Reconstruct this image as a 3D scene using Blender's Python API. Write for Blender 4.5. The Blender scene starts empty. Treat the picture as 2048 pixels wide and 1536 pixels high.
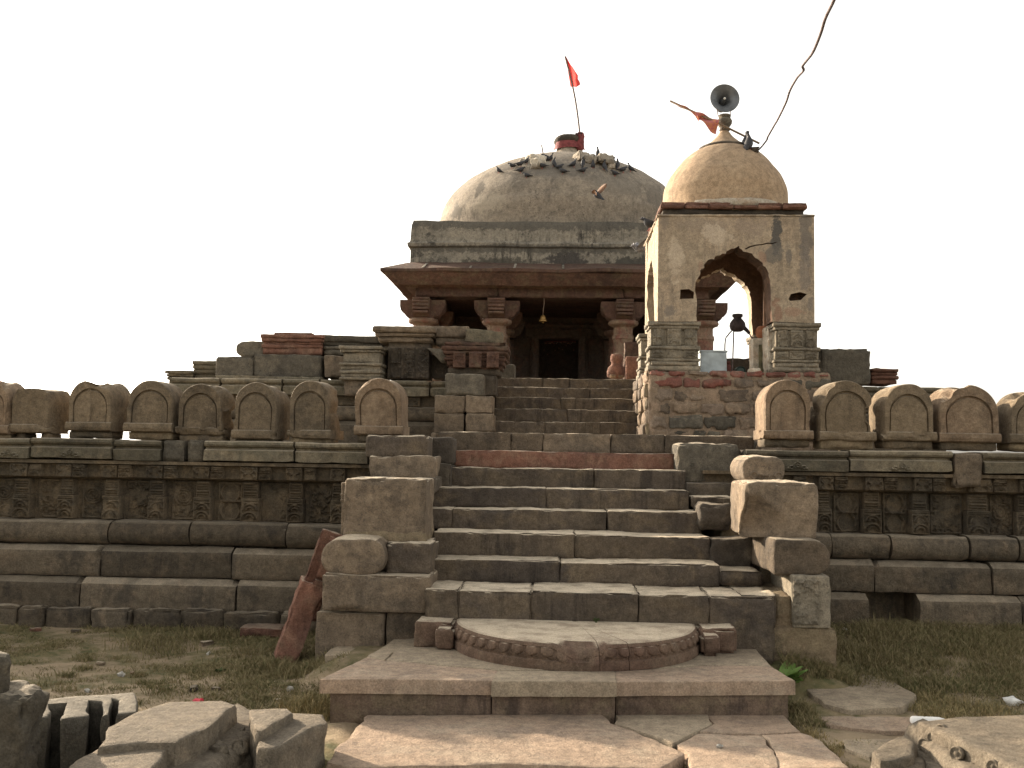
import bpy, bmesh, math, random
import numpy as np
from mathutils import Vector, Matrix
from mathutils.geometry import delaunay_2d_cdt

S = bpy.context.scene
COL = S.collection
rad = math.radians
random.seed(7)

# ------------------------------------------------------------------ camera
F = 1991.0
CAM = Vector((-0.17, 0.0, 1.6))
YAW, PITCH, ROLL = rad(2.27), rad(3.94), rad(0.9)
RM = Matrix.Rotation(YAW, 3, 'Z') @ Matrix.Rotation(rad(90) + PITCH, 3, 'X') @ Matrix.Rotation(ROLL, 3, 'Z')
cd = bpy.data.cameras.new('camera')
cam = bpy.data.objects.new('camera', cd)
COL.objects.link(cam)
cd.sensor_width = 36.0
cd.lens = 36.0 * F / 2048
cd.clip_end = 3000
cam.matrix_world = Matrix.Translation(CAM) @ RM.to_4x4()
S.camera = cam

# ------------------------------------------------------------------ sky, sun, exposure
SUN_AZ, SUN_EL = 52.0, 19.5            # degrees left of the view axis, behind the temple
w = bpy.data.worlds.new("World")
S.world = w
w.use_nodes = True
nt = w.node_tree
sky = nt.nodes.new('ShaderNodeTexSky')
sky.sky_type = 'NISHITA'
sky.sun_disc = False
sky.sun_elevation = rad(SUN_EL)
sky.sun_rotation = rad(-SUN_AZ)
sky.air_density = 1.0
sky.dust_density = 2.5
sky.ozone_density = 1.0
hs = nt.nodes.new('ShaderNodeHueSaturation')
hs.inputs['Saturation'].default_value = 0.15
nt.links.new(sky.outputs[0], hs.inputs['Color'])
wm = nt.nodes.new('ShaderNodeMix')            # warm dusty air
wm.data_type = 'RGBA'
wm.blend_type = 'MULTIPLY'
wm.inputs[0].default_value = 1.0
wm.inputs[7].default_value = (1.03, .975, .89, 1)
nt.links.new(hs.outputs[0], wm.inputs[6])
nt.links.new(wm.outputs[2], nt.nodes['Background'].inputs[0])
nt.nodes['Background'].inputs[1].default_value = 0.15
sd = bpy.data.lights.new('sun', 'SUN')
sd.energy = 4.2
sd.angle = rad(0.6)
sd.color = (1.0, 0.83, 0.63)
sun = bpy.data.objects.new('sun', sd)
COL.objects.link(sun)
sv = Vector((-math.sin(rad(SUN_AZ)) * math.cos(rad(SUN_EL)), math.cos(rad(SUN_AZ)) * math.cos(rad(SUN_EL)), math.sin(rad(SUN_EL))))
sun.rotation_euler = (-sv).to_track_quat('-Z', 'Y').to_euler()
S.view_settings.view_transform = 'Standard'
S.view_settings.look = 'None'
S.view_settings.exposure = 1.45
S.view_settings.gamma = 1.0
S.cycles.max_bounces = 6
S.cycles.diffuse_bounces = 4


# ------------------------------------------------------------------ placing
def ray(px, py):
    return RM @ Vector(((px - 1024) / F, (768 - py) / F, -1.0))


def P(px, py, Y):                       # the point at depth Y seen at that pixel of the survey photograph
    d = ray(px, py)
    return CAM + d * ((Y - CAM.y) / d.y)


def PZ(px, py, z):
    d = ray(px, py)
    return CAM + d * ((z - CAM.z) / d.z)


# ------------------------------------------------------------------ noise
def _h(ix, iy, iz, s):
    h = (ix.astype(np.int64) * 374761393 + iy.astype(np.int64) * 668265263 + iz.astype(np.int64) * 2147483647 + s * 974634777) & 0xFFFFFFFF
    h = ((h ^ (h >> 13)) * 1274126177) & 0xFFFFFFFF
    h = ((h ^ (h >> 16)) * 2246822519) & 0xFFFFFFFF
    return ((h ^ (h >> 15)) & 0xFFFFFF) / float(0xFFFFFF)


def vn(p, s=0):
    p = np.asarray(p, float)
    i = np.floor(p).astype(np.int64)
    f = p - i
    f = f * f * (3 - 2 * f)
    x, y, z = i[:, 0], i[:, 1], i[:, 2]
    r = 0
    for dx in (0, 1):
        for dy in (0, 1):
            for dz in (0, 1):
                r = r + _h(x + dx, y + dy, z + dz, s) * (f[:, 0] if dx else 1 - f[:, 0]) * (f[:, 1] if dy else 1 - f[:, 1]) * (f[:, 2] if dz else 1 - f[:, 2])
    return r * 2 - 1


def fbm(p, s=0, o=3):
    r, a = 0, 1.0
    p = np.asarray(p, float)
    for k in range(o):
        r = r + a * vn(p * (2.03 ** k) + 17.3 * k, s + k)
        a *= .5
    return r


def sstep(a, b, x):
    t = np.clip((x - a) / (b - a), 0, 1)
    return t * t * (3 - 2 * t)


# ------------------------------------------------------------------ materials
MATS = {}


class NB:
    def __init__(s, name):
        s.m = bpy.data.materials.new(name)
        s.m.use_nodes = True
        s.t = s.m.node_tree
        s.b = s.t.nodes['Principled BSDF']
        s.b.inputs['Specular IOR Level'].default_value = .25
        s.pos = s.t.nodes.new('ShaderNodeNewGeometry').outputs['Position']

    def n(s, typ, **kw):
        x = s.t.nodes.new(typ)
        for k, v in kw.items():
            setattr(x, k, v)
        return x

    def l(s, a, b):
        s.t.links.new(a, b)

    def val(s, inp, v):
        if hasattr(v, 'is_linked') or hasattr(v, 'links'):
            s.l(v, inp)
        else:
            inp.default_value = v

    def noise(s, scale, detail=4, rough=.6, stretch=None, offs=0.0, dist=0.0):
        mp = s.n('ShaderNodeMapping')
        s.l(s.pos, mp.inputs[0])
        mp.inputs['Scale'].default_value = stretch or (1, 1, 1)
        mp.inputs['Location'].default_value = (offs, offs * .7, offs * 1.3)
        t = s.n('ShaderNodeTexNoise')
        t.inputs['Scale'].default_value = scale
        t.inputs['Detail'].default_value = detail
        t.inputs['Roughness'].default_value = rough
        t.inputs['Distortion'].default_value = dist
        s.l(mp.outputs[0], t.inputs['Vector'])
        return t.outputs['Fac']

    def ramp(s, fac, a, b, lo=0.0, hi=1.0):
        r = s.n('ShaderNodeMapRange', interpolation_type='SMOOTHSTEP')
        r.inputs[1].default_value, r.inputs[2].default_value, r.inputs[3].default_value, r.inputs[4].default_value = a, b, lo, hi
        s.l(fac, r.inputs[0])
        return r.outputs[0]

    def mix(s, fac, a, b, mode='MIX'):
        x = s.n('ShaderNodeMix', data_type='RGBA', blend_type=mode)
        s.val(x.inputs[0], fac)
        for i, c in ((6, a), (7, b)):
            if isinstance(c, tuple):
                x.inputs[i].default_value = (*c, 1) if len(c) == 3 else c
            else:
                s.l(c, x.inputs[i])
        return x.outputs[2]

    def math(s, op, a, b=0.0):
        x = s.n('ShaderNodeMath', operation=op)
        s.val(x.inputs[0], a)
        s.val(x.inputs[1], b)
        return x.outputs[0]

    def blob(s, c, r, soft=.2, warp=.95, wscale=6):
        """1 inside an ellipsoidal stain with a ragged outline at a fixed place on the building"""
        v = s.n('ShaderNodeVectorMath', operation='SUBTRACT')
        s.l(s.pos, v.inputs[0])
        v.inputs[1].default_value = c
        d = s.n('ShaderNodeVectorMath', operation='DIVIDE')
        s.l(v.outputs[0], d.inputs[0])
        d.inputs[1].default_value = r
        ln = s.n('ShaderNodeVectorMath', operation='LENGTH')
        s.l(d.outputs[0], ln.inputs[0])
        nz = s.noise(wscale, 7, .75, offs=c[0])
        q = s.math('ADD', ln.outputs['Value'], s.math('MULTIPLY', s.math('SUBTRACT', nz, .5), warp * 4))
        return s.ramp(q, 1 - soft, 1 + soft, 1, 0)

    def bump(s, h, strength, dist, prev=None):
        b = s.n('ShaderNodeBump')
        b.inputs['Strength'].default_value = strength
        b.inputs['Distance'].default_value = dist
        s.l(h, b.inputs['Height'])
        if prev is not None:
            s.l(prev, b.inputs['Normal'])
        return b.outputs[0]


def stone(name, c1, c2, c3, dark=(.05, .045, .04), stain=.5, streak=.3, grain=.3, bump=.5, var=.28, lichen=0.0, big=1.3, blobs=(), rough=.92, dust_toplight=0.0, k=1.0, sat=1.12, dlo=.72):
    def tone(c):
        g = (c[0] + c[1] + c[2]) / 3
        return tuple(max(.004, (g + (x - g) * sat) * k) for x in c)
    c1, c2, c3, dark = tone(c1), tone(c2), tone(c3), tone(dark)
    b = NB(name)
    n1 = b.noise(big, 4, .6)
    col = b.mix(b.ramp(n1, .38, .62), c1, c2)
    n2 = b.noise(4.3, 7, .7, offs=3.1, dist=.5)
    col = b.mix(b.ramp(n2, .47, .64), col, c3)
    mid = b.noise(15, 5, .7, offs=7.7)
    col = b.mix(1.0, col, b.n_gray(b.ramp(mid, .25, .75, .74, 1.26)), 'MULTIPLY')
    n5 = b.noise(2.6, 8, .74, offs=9.2)
    col = b.mix(b.math('MULTIPLY', b.ramp(n5, .52, .64), stain), col, dark)
    if streak:
        n3 = b.noise(1.0, 6, .7, stretch=(8, 8, .8), offs=5.5)
        n3b = b.noise(.9, 2, .5, offs=2.2)
        col = b.mix(b.math('MULTIPLY', b.math('MULTIPLY', b.ramp(n3, .5, .62), b.ramp(n3b, .38, .6)), streak), col, dark)
    if lichen:
        n6 = b.noise(30, 4, .65, offs=1.7)
        n6b = b.noise(1.9, 4, .6, offs=8.8)
        col = b.mix(b.math('MULTIPLY', b.math('MULTIPLY', b.ramp(n6, .55, .66), b.ramp(n6b, .36, .62)), lichen * 1.5), col, dark)
    for c, r, colr, f in blobs:
        col = b.mix(b.math('MULTIPLY', b.blob(c, r), f), col, colr)
    if dust_toplight:  # dust on upward faces, paled further to paint skylight onto the treads
        nz = b.n('ShaderNodeSeparateXYZ')
        gm = b.n('ShaderNodeNewGeometry')
        b.l(gm.outputs['True Normal'], nz.inputs[0])
        dn = b.ramp(b.noise(6, 5, .65, offs=4.4), .3, .6, .45, 1.0)
        col = b.mix(b.math('MULTIPLY', b.math('MULTIPLY', b.ramp(nz.outputs['Z'], dlo, .97), dn), dust_toplight), col, (.58, .495, .37))
    g = b.noise(95, 4, .75)
    col = b.mix(1.0, col, b.n_gray(b.ramp(g, .25, .75, 1 - grain, 1 + grain)), 'MULTIPLY')
    oi = b.n('ShaderNodeObjectInfo')
    col = b.mix(1.0, col, b.n_gray(b.ramp(oi.outputs['Random'], 0, 1, 1 - var, 1 + var)), 'MULTIPLY')
    b.l(col, b.b.inputs['Base Color'])
    b.b.inputs['Roughness'].default_value = rough
    h1 = b.noise(9, 6, .68, offs=.3)
    h2 = b.noise(28, 6, .75)
    h3 = b.noise(110, 4, .75)
    nrm = b.bump(h1, bump, .05)
    nrm = b.bump(h2, bump * 1.2, .02, nrm)
    nrm = b.bump(h3, bump, .006, nrm)
    b.l(nrm, b.b.inputs['Normal'])
    MATS[name] = b.m
    return b.m


def n_gray(s, v):
    c = s.n('ShaderNodeCombineColor')
    for i in range(3):
        s.l(v, c.inputs[i])
    return c.outputs[0]


NB.n_gray = n_gray


def plain(name, c, rough=.7, metal=0.0, var=.15, scale=20, c2=None):
    b = NB(name)
    n = b.noise(scale, 4, .6)
    col = b.mix(b.ramp(n, .3, .7), c, c2 or tuple(x * (1 - var * 1.6) for x in c))
    b.l(col, b.b.inputs['Base Color'])
    b.b.inputs['Roughness'].default_value = rough
    b.b.inputs['Metallic'].default_value = metal
    b.l(b.bump(n, .15, .005), b.b.inputs['Normal'])
    MATS[name] = b.m
    return b.m


M = MATS
stone('wall_stone', (.178, .145, .106), (.138, .114, .085), (.21, .165, .118), stain=.6, streak=.4, lichen=.3, dust_toplight=.35, k=.62)
stone('frieze_stone', (.165, .13, .09), (.125, .105, .078), (.20, .155, .105), stain=.5, streak=.35, lichen=.25, var=.15, k=.70)
stone('coping_stone', (.21, .18, .13), (.17, .152, .112), (.24, .20, .14), stain=.45, streak=.25, lichen=.35, dust_toplight=.4, k=.64)
stone('merlon_stone', (.335, .255, .165), (.275, .215, .145), (.37, .285, .19), stain=.38, streak=.25, lichen=.18, var=.14, dust_toplight=.3, k=.50, sat=1.0)
stone('merlon_warm', (.40, .285, .185), (.33, .235, .155), (.43, .32, .215), stain=.28, streak=.4, lichen=.12, var=.1, dust_toplight=.3, k=.52, sat=1.0)
stone('step_stone', (.25, .20, .15), (.175, .145, .12), (.29, .23, .165), dark=(.055, .047, .043), stain=.4, streak=.6, lichen=.2, var=.10, dust_toplight=1.0, k=.41, dlo=.45)  # low dlo paints a light rim along the step edges as well
stone('block_stone', (.255, .20, .146), (.195, .158, .12), (.29, .228, .165), stain=.45, streak=.25, lichen=.3, dust_toplight=.6, k=.60)
stone('grey_stone', (.175, .155, .122), (.138, .124, .10), (.205, .18, .14), stain=.45, streak=.25, lichen=.35, dust_toplight=.5, k=.60)
stone('dark_stone', (.095, .08, .062), (.07, .059, .048), (.125, .103, .08), stain=.3, streak=.2, lichen=.3, dust_toplight=.2, k=.8)
stone('red_stone', (.24, .122, .085), (.195, .105, .078), (.265, .16, .112), dark=(.07, .048, .04), stain=.45, streak=.3, lichen=.25, var=.2, dust_toplight=.4, k=.68, sat=1.05)
stone('temple_stone', (.205, .122, .092), (.17, .105, .08), (.215, .155, .108), dark=(.06, .045, .04), stain=.5, streak=.4, lichen=.2, var=.15, k=.52)
stone('pillar_stone', (.26, .19, .135), (.22, .15, .115), (.24, .125, .095), dark=(.07, .05, .04), stain=.4, streak=.3, lichen=.2, var=.12, k=.72)
stone('riser_stone', (.27, .20, .15), (.225, .165, .125), (.30, .235, .165), dark=(.07, .055, .05), stain=.5, streak=.6, lichen=.2, var=.06, dust_toplight=.3, k=.55)
stone('moon_riser', (.29, .20, .145), (.25, .165, .125), (.31, .225, .165), dark=(.10, .07, .055), stain=.4, streak=.2, lichen=.15, var=.06, dust_toplight=.85, k=.44, dlo=.9)
stone('pink_slab', (.41, .30, .21), (.37, .275, .195), (.41, .32, .23), dark=(.20, .155, .125), stain=.5, streak=0, lichen=.2, var=.09, bump=.45, k=.80, sat=.95)
stone('pale_slab', (.36, .295, .21), (.33, .265, .19), (.40, .33, .235), dark=(.2, .165, .125), stain=.45, streak=0, lichen=.2, var=.08, bump=.45, k=.80, sat=1.0)
stone('carved_slab', (.33, .275, .205), (.29, .245, .185), (.37, .305, .225), dark=(.12, .105, .085), stain=.45, streak=0, lichen=.4, var=.12, bump=.8, k=.60, sat=1.05)
stone('mortar', (.36, .28, .175), (.31, .245, .16), (.30, .22, .14), stain=.45, streak=.1, lichen=.2, var=.1, k=.60, sat=1.0)
stone('rubble_mortar', (.26, .20, .145), (.22, .17, .125), (.28, .21, .155), stain=.45, streak=.2, lichen=.2, var=.1, k=.85)
stone('rubble_stone', (.20, .155, .12), (.17, .135, .105), (.22, .175, .13), stain=.45, streak=.2, lichen=.3, var=.3, k=.85)
stone('rubble_red', (.25, .105, .082), (.21, .105, .085), (.22, .14, .11), stain=.4, streak=.2, lichen=.25, var=.25, k=.85)
stone('groove_stone', (.16, .145, .115), (.125, .115, .095), (.19, .17, .135), stain=.5, streak=.2, lichen=.35, dust_toplight=.12, k=.5)
stone('interior_stone', (.10, .08, .065), (.08, .065, .055), (.11, .075, .06), stain=.3, streak=.2, var=.1, k=1.5)
stone('pier_stone', (.28, .245, .19), (.235, .21, .165), (.31, .265, .20), dark=(.08, .072, .06), stain=.5, streak=.25, lichen=.35, var=.08, k=.8)


# ------------------------------------------------------------------ mesh helpers
def thing(name, label=None, cat=None, loc=(0, 0, 0), rz=0.0, group=None, kind=None):
    o = bpy.data.objects.new(name, None)
    o.empty_display_size = .1
    COL.objects.link(o)
    o.location = loc
    o.rotation_euler = (0, 0, rz)
    tag(o, label, cat, group, kind)
    return o


def tag(o, label=None, cat=None, group=None, kind=None):
    if label: o['label'] = label
    if cat: o['category'] = cat
    if group: o['group'] = group
    if kind: o['kind'] = kind
    return o


def obj(name, vf, mat, parent=None, loc=(0, 0, 0), rot=(0, 0, 0), smooth=True, recalc=False, auto=None):
    v, f = vf
    me = bpy.data.meshes.new(name)
    v = np.asarray(v, float)
    if isinstance(f, np.ndarray):
        n, k = f.shape
        me.vertices.add(len(v))
        me.vertices.foreach_set('co', v.ravel())
        me.loops.add(n * k)
        me.loops.foreach_set('vertex_index', f.ravel().astype(np.int32))
        me.polygons.add(n)
        me.polygons.foreach_set('loop_start', np.arange(0, n * k, k, dtype=np.int32))
        me.polygons.foreach_set('loop_total', np.full(n, k, dtype=np.int32))
        me.update(calc_edges=True)
    else:
        me.from_pydata([tuple(x) for x in v], [], [tuple(x) for x in f])
    if recalc:
        bm = bmesh.new()
        bm.from_mesh(me)
        bmesh.ops.recalc_face_normals(bm, faces=bm.faces)
        bm.to_mesh(me)
        bm.free()
    me.validate()
    me.polygons.foreach_set('use_smooth', np.full(len(me.polygons), bool(smooth)))
    if auto:
        bm = bmesh.new()
        bm.from_mesh(me)
        for e in bm.edges:
            if len(e.link_faces) == 2 and e.calc_face_angle(0) > rad(auto):
                e.smooth = False
        bm.to_mesh(me)
        bm.free()
    me.materials.append(M[mat] if isinstance(mat, str) else mat)
    o = bpy.data.objects.new(name, me)
    COL.objects.link(o)
    o.location = loc
    o.rotation_euler = rot
    if parent: o.parent = parent
    return o


def join(*parts):
    V, Fs, n = [], [], 0
    for v, f in parts:
        v = np.asarray(v, float)
        V.append(v)
        Fs += [[int(i) + n for i in q] for q in f]
        n += len(v)
    return np.concatenate(V), Fs


def move(vf, d=(0, 0, 0), rz=0.0, rx=0.0, ry=0.0):
    v = np.asarray(vf[0], float)
    R = np.array(Matrix.Rotation(rz, 3, 'Z') @ Matrix.Rotation(ry, 3, 'Y') @ Matrix.Rotation(rx, 3, 'X'))
    return v @ R.T + np.array(d), vf[1]


def rbox(w, d, h, r=.02, cell=.05):
    """rounded box standing on z=0, front face at y=0, centred on x; regular quads"""
    ext = np.array([w, d, h]) / 2
    r = min(r, ext.min() * .9)
    L = []
    for e in ext:
        inner = e - r
        k = max(1, int(round(2 * inner / cell)))
        L.append(np.array([-e, -e + .3 * r] + list(np.linspace(-inner, inner, k + 1)) + [e - .3 * r, e]))
    V, Q, n = [], [], 0
    for ax in range(3):
        a, b = (ax + 1) % 3, (ax + 2) % 3
        ua, ub = L[a], L[b]
        A, B = np.meshgrid(ua, ub, indexing='ij')
        na, nb = len(ua), len(ub)
        idx = np.arange(na * nb).reshape(na, nb)
        q = np.stack([idx[:-1, :-1], idx[1:, :-1], idx[1:, 1:], idx[:-1, 1:]], -1).reshape(-1, 4)
        for s in (1, -1):
            p = np.zeros((na * nb, 3))
            p[:, ax] = s * ext[ax]
            p[:, a] = A.ravel()
            p[:, b] = B.ravel()
            V.append(p)
            Q.append((q if s > 0 else q[:, ::-1]) + n)
            n += len(p)
    V = np.concatenate(V)
    Q = np.concatenate(Q)
    key = np.round(V * 1e5).astype(np.int64)
    _, first, inv = np.unique(key, axis=0, return_index=True, return_inverse=True)
    V = V[first]
    Q = inv.reshape(-1)[Q]
    inner = np.clip(V, -(ext - r), ext - r)
    dd = V - inner
    ln = np.linalg.norm(dd, axis=1, keepdims=True)
    nrm = dd / np.maximum(ln, 1e-9)
    edge = (np.abs(dd) > 1e-7).sum(1)
    V = inner + nrm * r
    return V, Q, nrm, edge, ext


def block(w, d, h, r=.02, amp=.006, chip=.02, seed=0, cell=.045, skew=.01):
    V, Q, nrm, edge, ext = rbox(w, d, h, r * .5, cell * .75)
    o = seed * 3.71
    n = fbm(V * 3.2 + o, seed, 3) * amp + fbm(V * 16 + o, seed + 5, 2) * amp * .55
    c = np.maximum(0, fbm(V * 5.5 + o + 40, seed + 9, 2) - .22) * chip * 1.7 + np.maximum(0, fbm(V * 15 + o + 60, seed + 10, 2) - .05) * chip * .55
    c = c * np.minimum(np.maximum(edge - 1, 0) + .25 * (edge == 1) * 0, 1)
    n2 = np.stack([fbm(V * 3.0 + o + 70 + 13 * k, seed + 20 + k, 2) for k in range(3)], 1) * (amp * .5)
    V = V + nrm * (n - c)[:, None] + n2 * (edge[:, None] > 1)
    rs = np.random.RandomState(seed + 1)
    sk = (rs.rand(3) - .5) * 2 * skew
    V[:, 2] += V[:, 0] * sk[0]
    V[:, 0] += V[:, 2] * sk[1]
    V[:, 1] += V[:, 0] * sk[2]
    V += np.array([0, ext[1], ext[2]])
    return V, Q


def pxblock(name, x0, y0, x1, y1, Y, d, mat, parent=None, label=None, cat='stone block', seed=0, group=None, r=.025, amp=.008, chip=.03, rz=0.0, ry=0.0, cell=.05, skew=.012, embed=0.0):
    """a stone whose front face fills that rectangle of the survey photograph at depth Y"""
    xm, ym = (x0 + x1) / 2, (y0 + y1) / 2
    a, b = P(x0, ym, Y), P(x1, ym, Y)
    t, bt = P(xm, y0, Y), P(xm, y1, Y)
    wd, h = b.x - a.x, t.z - bt.z + embed
    o = obj(name, block(wd, d, h, r, amp, chip, seed, cell, skew), mat, parent, ((a.x + b.x) / 2, Y, bt.z - embed), (0, ry, rz))
    if label: tag(o, label, cat, group)
    return o


def grid_quads(n, m, wrap=False):
    idx = np.arange(n * m).reshape(n, m)
    if wrap:
        idx = np.concatenate([idx, idx[:1]], 0)
    return np.stack([idx[:-1, :-1], idx[1:, :-1], idx[1:, 1:], idx[:-1, 1:]], -1).reshape(-1, 4)


def resample(pts, step):
    out = []
    n = len(pts)
    for i in range(n):
        a, b = np.array(pts[i], float), np.array(pts[(i + 1) % n], float)
        k = max(1, int(math.ceil(np.linalg.norm(b - a) / step)))
        for j in range(k):
            out.append(a + (b - a) * j / k)
    return np.array(out)


def mould(prof, L, cell=.05, step=.03, amp=.004, chip=.015, seed=0, relief=None):
    """closed (y,z) profile run along x, from -L/2 to L/2"""
    p = resample(prof, step)
    m = len(p)
    xs = np.linspace(-L / 2, L / 2, max(2, int(L / cell)) + 1)
    n = len(xs)
    X = np.repeat(xs, m)
    YZ = np.tile(p, (n, 1))
    V = np.column_stack([X, YZ])
    c = p.mean(0)
    nr = np.column_stack([np.zeros(n * m), YZ - c])
    nr /= np.maximum(np.linalg.norm(nr, axis=1, keepdims=True), 1e-6)
    o = seed * 2.93
    dsp = fbm(V * 3.5 + o, seed, 3) * amp
    endf = sstep(L / 2 - .05, L / 2, np.abs(X))
    dsp = dsp - np.maximum(0, fbm(V * 6 + o + 9, seed + 3, 2) - .15) * chip * (.5 + 2.2 * endf)
    V = V + nr * dsp[:, None]
    V[:, 0] += (fbm(V * 7 + o, seed + 7, 2) * .006 - .006) * endf * np.sign(X)
    if relief is not None:
        V[:, 1] -= relief(X, YZ[:, 1], YZ[:, 0])
    q = grid_quads(n, m)
    idx = np.arange(n * m).reshape(n, m)
    wrapq = np.stack([idx[:-1, -1], idx[1:, -1], idx[1:, 0], idx[:-1, 0]], -1)
    faces = np.concatenate([q, wrapq]).tolist()
    faces.append(idx[0].tolist())
    faces.append(idx[-1][::-1].tolist())
    return V, faces


def lathe(prof, seg=32, amp=0.0, seed=0, cap=True, arc=(0, 2 * math.pi), phase=0.0, ridge=None):
    prof = np.array(prof, float)
    full = abs(arc[1] - arc[0] - 2 * math.pi) < 1e-6
    ang = np.linspace(arc[0], arc[1], seg + (0 if full else 1), endpoint=not full) + phase
    n, m = len(ang), len(prof)
    A = np.repeat(ang, m)
    R = np.tile(prof[:, 0], n)
    Z = np.tile(prof[:, 1], n)
    if ridge: R = R + ridge(A, Z, R)
    V = np.column_stack([np.cos(A) * R, np.sin(A) * R, Z])
    if amp:
        V = V + np.column_stack([np.cos(A), np.sin(A), 0 * A]) * (fbm(V * 4 + seed, seed, 3) * amp)[:, None]
    f = grid_quads(n, m, full).tolist()
    if cap and full:
        idx = np.arange(n * m).reshape(n, m)
        if prof[0, 0] > 1e-5: f.append(idx[:, 0][::-1].tolist())
        if prof[-1, 0] > 1e-5: f.append(idx[:, -1].tolist())
    return V, f


def tube(pts, r, seg=8, r1=None):
    pts = [Vector(p) for p in pts]
    n = len(pts)
    V, f = [], []
    up = Vector((.3, .2, 1)).normalized()
    for i, p in enumerate(pts):
        t = (pts[min(i + 1, n - 1)] - pts[max(i - 1, 0)]).normalized()
        a = t.cross(up)
        if a.length < .05: a = t.cross(Vector((1, 0, 0)))
        a.normalize()
        b = t.cross(a)
        rr = r if r1 is None else r + (r1 - r) * i / (n - 1)
        for k in range(seg):
            an = 2 * math.pi * k / seg
            V.append(p + a * (math.cos(an) * rr) + b * (math.sin(an) * rr))
    for i in range(n - 1):
        for k in range(seg):
            f.append([i * seg + k, i * seg + (k + 1) % seg, (i + 1) * seg + (k + 1) % seg, (i + 1) * seg + k])
    f.append(list(range(seg))[::-1])
    f.append(list(range((n - 1) * seg, n * seg)))
    return np.array([tuple(v) for v in V]), f


def inside(pt, poly):
    x, y = pt
    c = False
    n = len(poly)
    for i in range(n):
        x0, y0 = poly[i][0], poly[i][1]
        x1, y1 = poly[(i + 1) % n][0], poly[(i + 1) % n][1]
        if (y0 > y) != (y1 > y) and x < (x1 - x0) * (y - y0) / (y1 - y0) + x0:
            c = not c
    return c


def dist_poly(pts, poly):
    d = np.full(len(pts), 9e9)
    n = len(poly)
    for i in range(n):
        a = np.array(poly[i][:2], float)
        b = np.array(poly[(i + 1) % n][:2], float)
        ab = b - a
        t = np.clip(((pts - a) @ ab) / max(ab @ ab, 1e-12), 0, 1)
        d = np.minimum(d, np.linalg.norm(pts - (a + t[:, None] * ab), axis=1))
    return d


def plate(poly, holes=(), cell=.08, jit=0.0, seed=0):
    """triangulated flat sheet (2D points, faces, rings) filling a polygon, with holes"""
    rs = np.random.RandomState(seed + 11)
    rings = []
    pts, edges = [], []
    for ring in [poly] + list(holes):
        rr = resample([tuple(p[:2]) for p in ring], cell)
        if jit:
            rr = rr + (fbm(np.column_stack([rr * 9, np.full(len(rr), seed)]), seed, 2) * jit)[:, None] * np.array([1, .8])
        k = len(pts)
        m = len(rr)
        pts += [tuple(p) for p in rr]
        edges += [(k + i, k + (i + 1) % m) for i in range(m)]
        rings.append((k, m))
    P0 = np.array(pts)
    outer = P0[rings[0][0]:rings[0][0] + rings[0][1]]
    hs_ = [P0[k:k + m] for k, m in rings[1:]]
    x0, y0 = outer.min(0)
    x1, y1 = outer.max(0)
    gx = np.arange(x0 + cell * .5, x1, cell)
    gy = np.arange(y0 + cell * .5, y1, cell)
    G = np.array([(a + (rs.rand() - .5) * cell * .4, b + (rs.rand() - .5) * cell * .4) for a in gx for b in gy]).reshape(-1, 2)
    if len(G):
        dmin = dist_poly(G, outer)
        for h in hs_: dmin = np.minimum(dmin, dist_poly(G, h))
        keep = [i for i in range(len(G)) if dmin[i] > cell * .45 and inside(G[i], outer) and not any(inside(G[i], h) for h in hs_)]
        pts += [tuple(G[i]) for i in keep]
    vo, eo, fo, ov, oe, of_ = delaunay_2d_cdt([Vector(p) for p in pts], edges, [], 0, 1e-7)
    vo = np.array([tuple(v) for v in vo])
    faces = []
    for f in fo:
        c = vo[list(f)].mean(0)
        if inside(c, outer) and not any(inside(c, h) for h in hs_):
            faces.append(list(f))
    mp = {}
    for i, o_ in enumerate(ov):
        for k in o_: mp[k] = i
    return vo, faces, [[mp[k + i] for i in range(m)] for k, m in rings]


def slab(poly, z0, z1, cell=.08, amp=.005, bevel=.012, seed=0, jit=.01, holes=()):
    """flagstone: polygon in plan with worn rim, from z0 up to z1"""
    vo, faces, rings = plate(poly, holes, cell, jit, seed)
    z = z1 + fbm(np.column_stack([vo * 2.6, np.full(len(vo), seed * 1.7)]), seed, 3) * amp
    n = len(vo)
    V = [np.column_stack([vo, z])]
    F_ = [list(f) for f in faces]
    cnt = n
    c = vo.mean(0)
    for ri, ring in enumerate(rings):
        rp = vo[ring]
        m = len(ring)
        # outward normal of the ring
        t = np.roll(rp, -1, 0) - np.roll(rp, 1, 0)
        area = .5 * np.sum(rp[:, 0] * np.roll(rp[:, 1], -1) - np.roll(rp[:, 0], -1) * rp[:, 1])
        nr = np.column_stack([t[:, 1], -t[:, 0]]) * (1 if area > 0 else -1)
        nr /= np.maximum(np.linalg.norm(nr, axis=1, keepdims=True), 1e-9)
        if ri: nr = -nr
        prev = list(ring)
        sg = 1 if ri == 0 else -1
        lev = [(bevel * .7, -bevel * .3), (bevel, -bevel)]
        nz = max(1, int((z1 - z0 - bevel) / max(cell, .04)))
        lev += [(bevel, -bevel - (z1 - z0 - bevel) * (k + 1) / nz) for k in range(nz)]
        for (off, dz) in lev:
            pts3 = np.column_stack([rp + nr * off * sg, z[ring] * 0 + z1 + dz + (z[ring] - z1) * (1 if dz > -.03 else .3)])
            rough = fbm(pts3 * 7 + seed, seed + 3, 2) * amp * 1.3
            pts3[:, :2] += nr * rough[:, None]
            ids = list(range(cnt, cnt + m))
            V.append(pts3)
            cnt += m
            for i in range(m):
                F_.append([prev[i], prev[(i + 1) % m], ids[(i + 1) % m], ids[i]])
            prev = ids
        if ri == 0:
            F_.append(prev[::-1])
    return np.concatenate(V), F_


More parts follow.
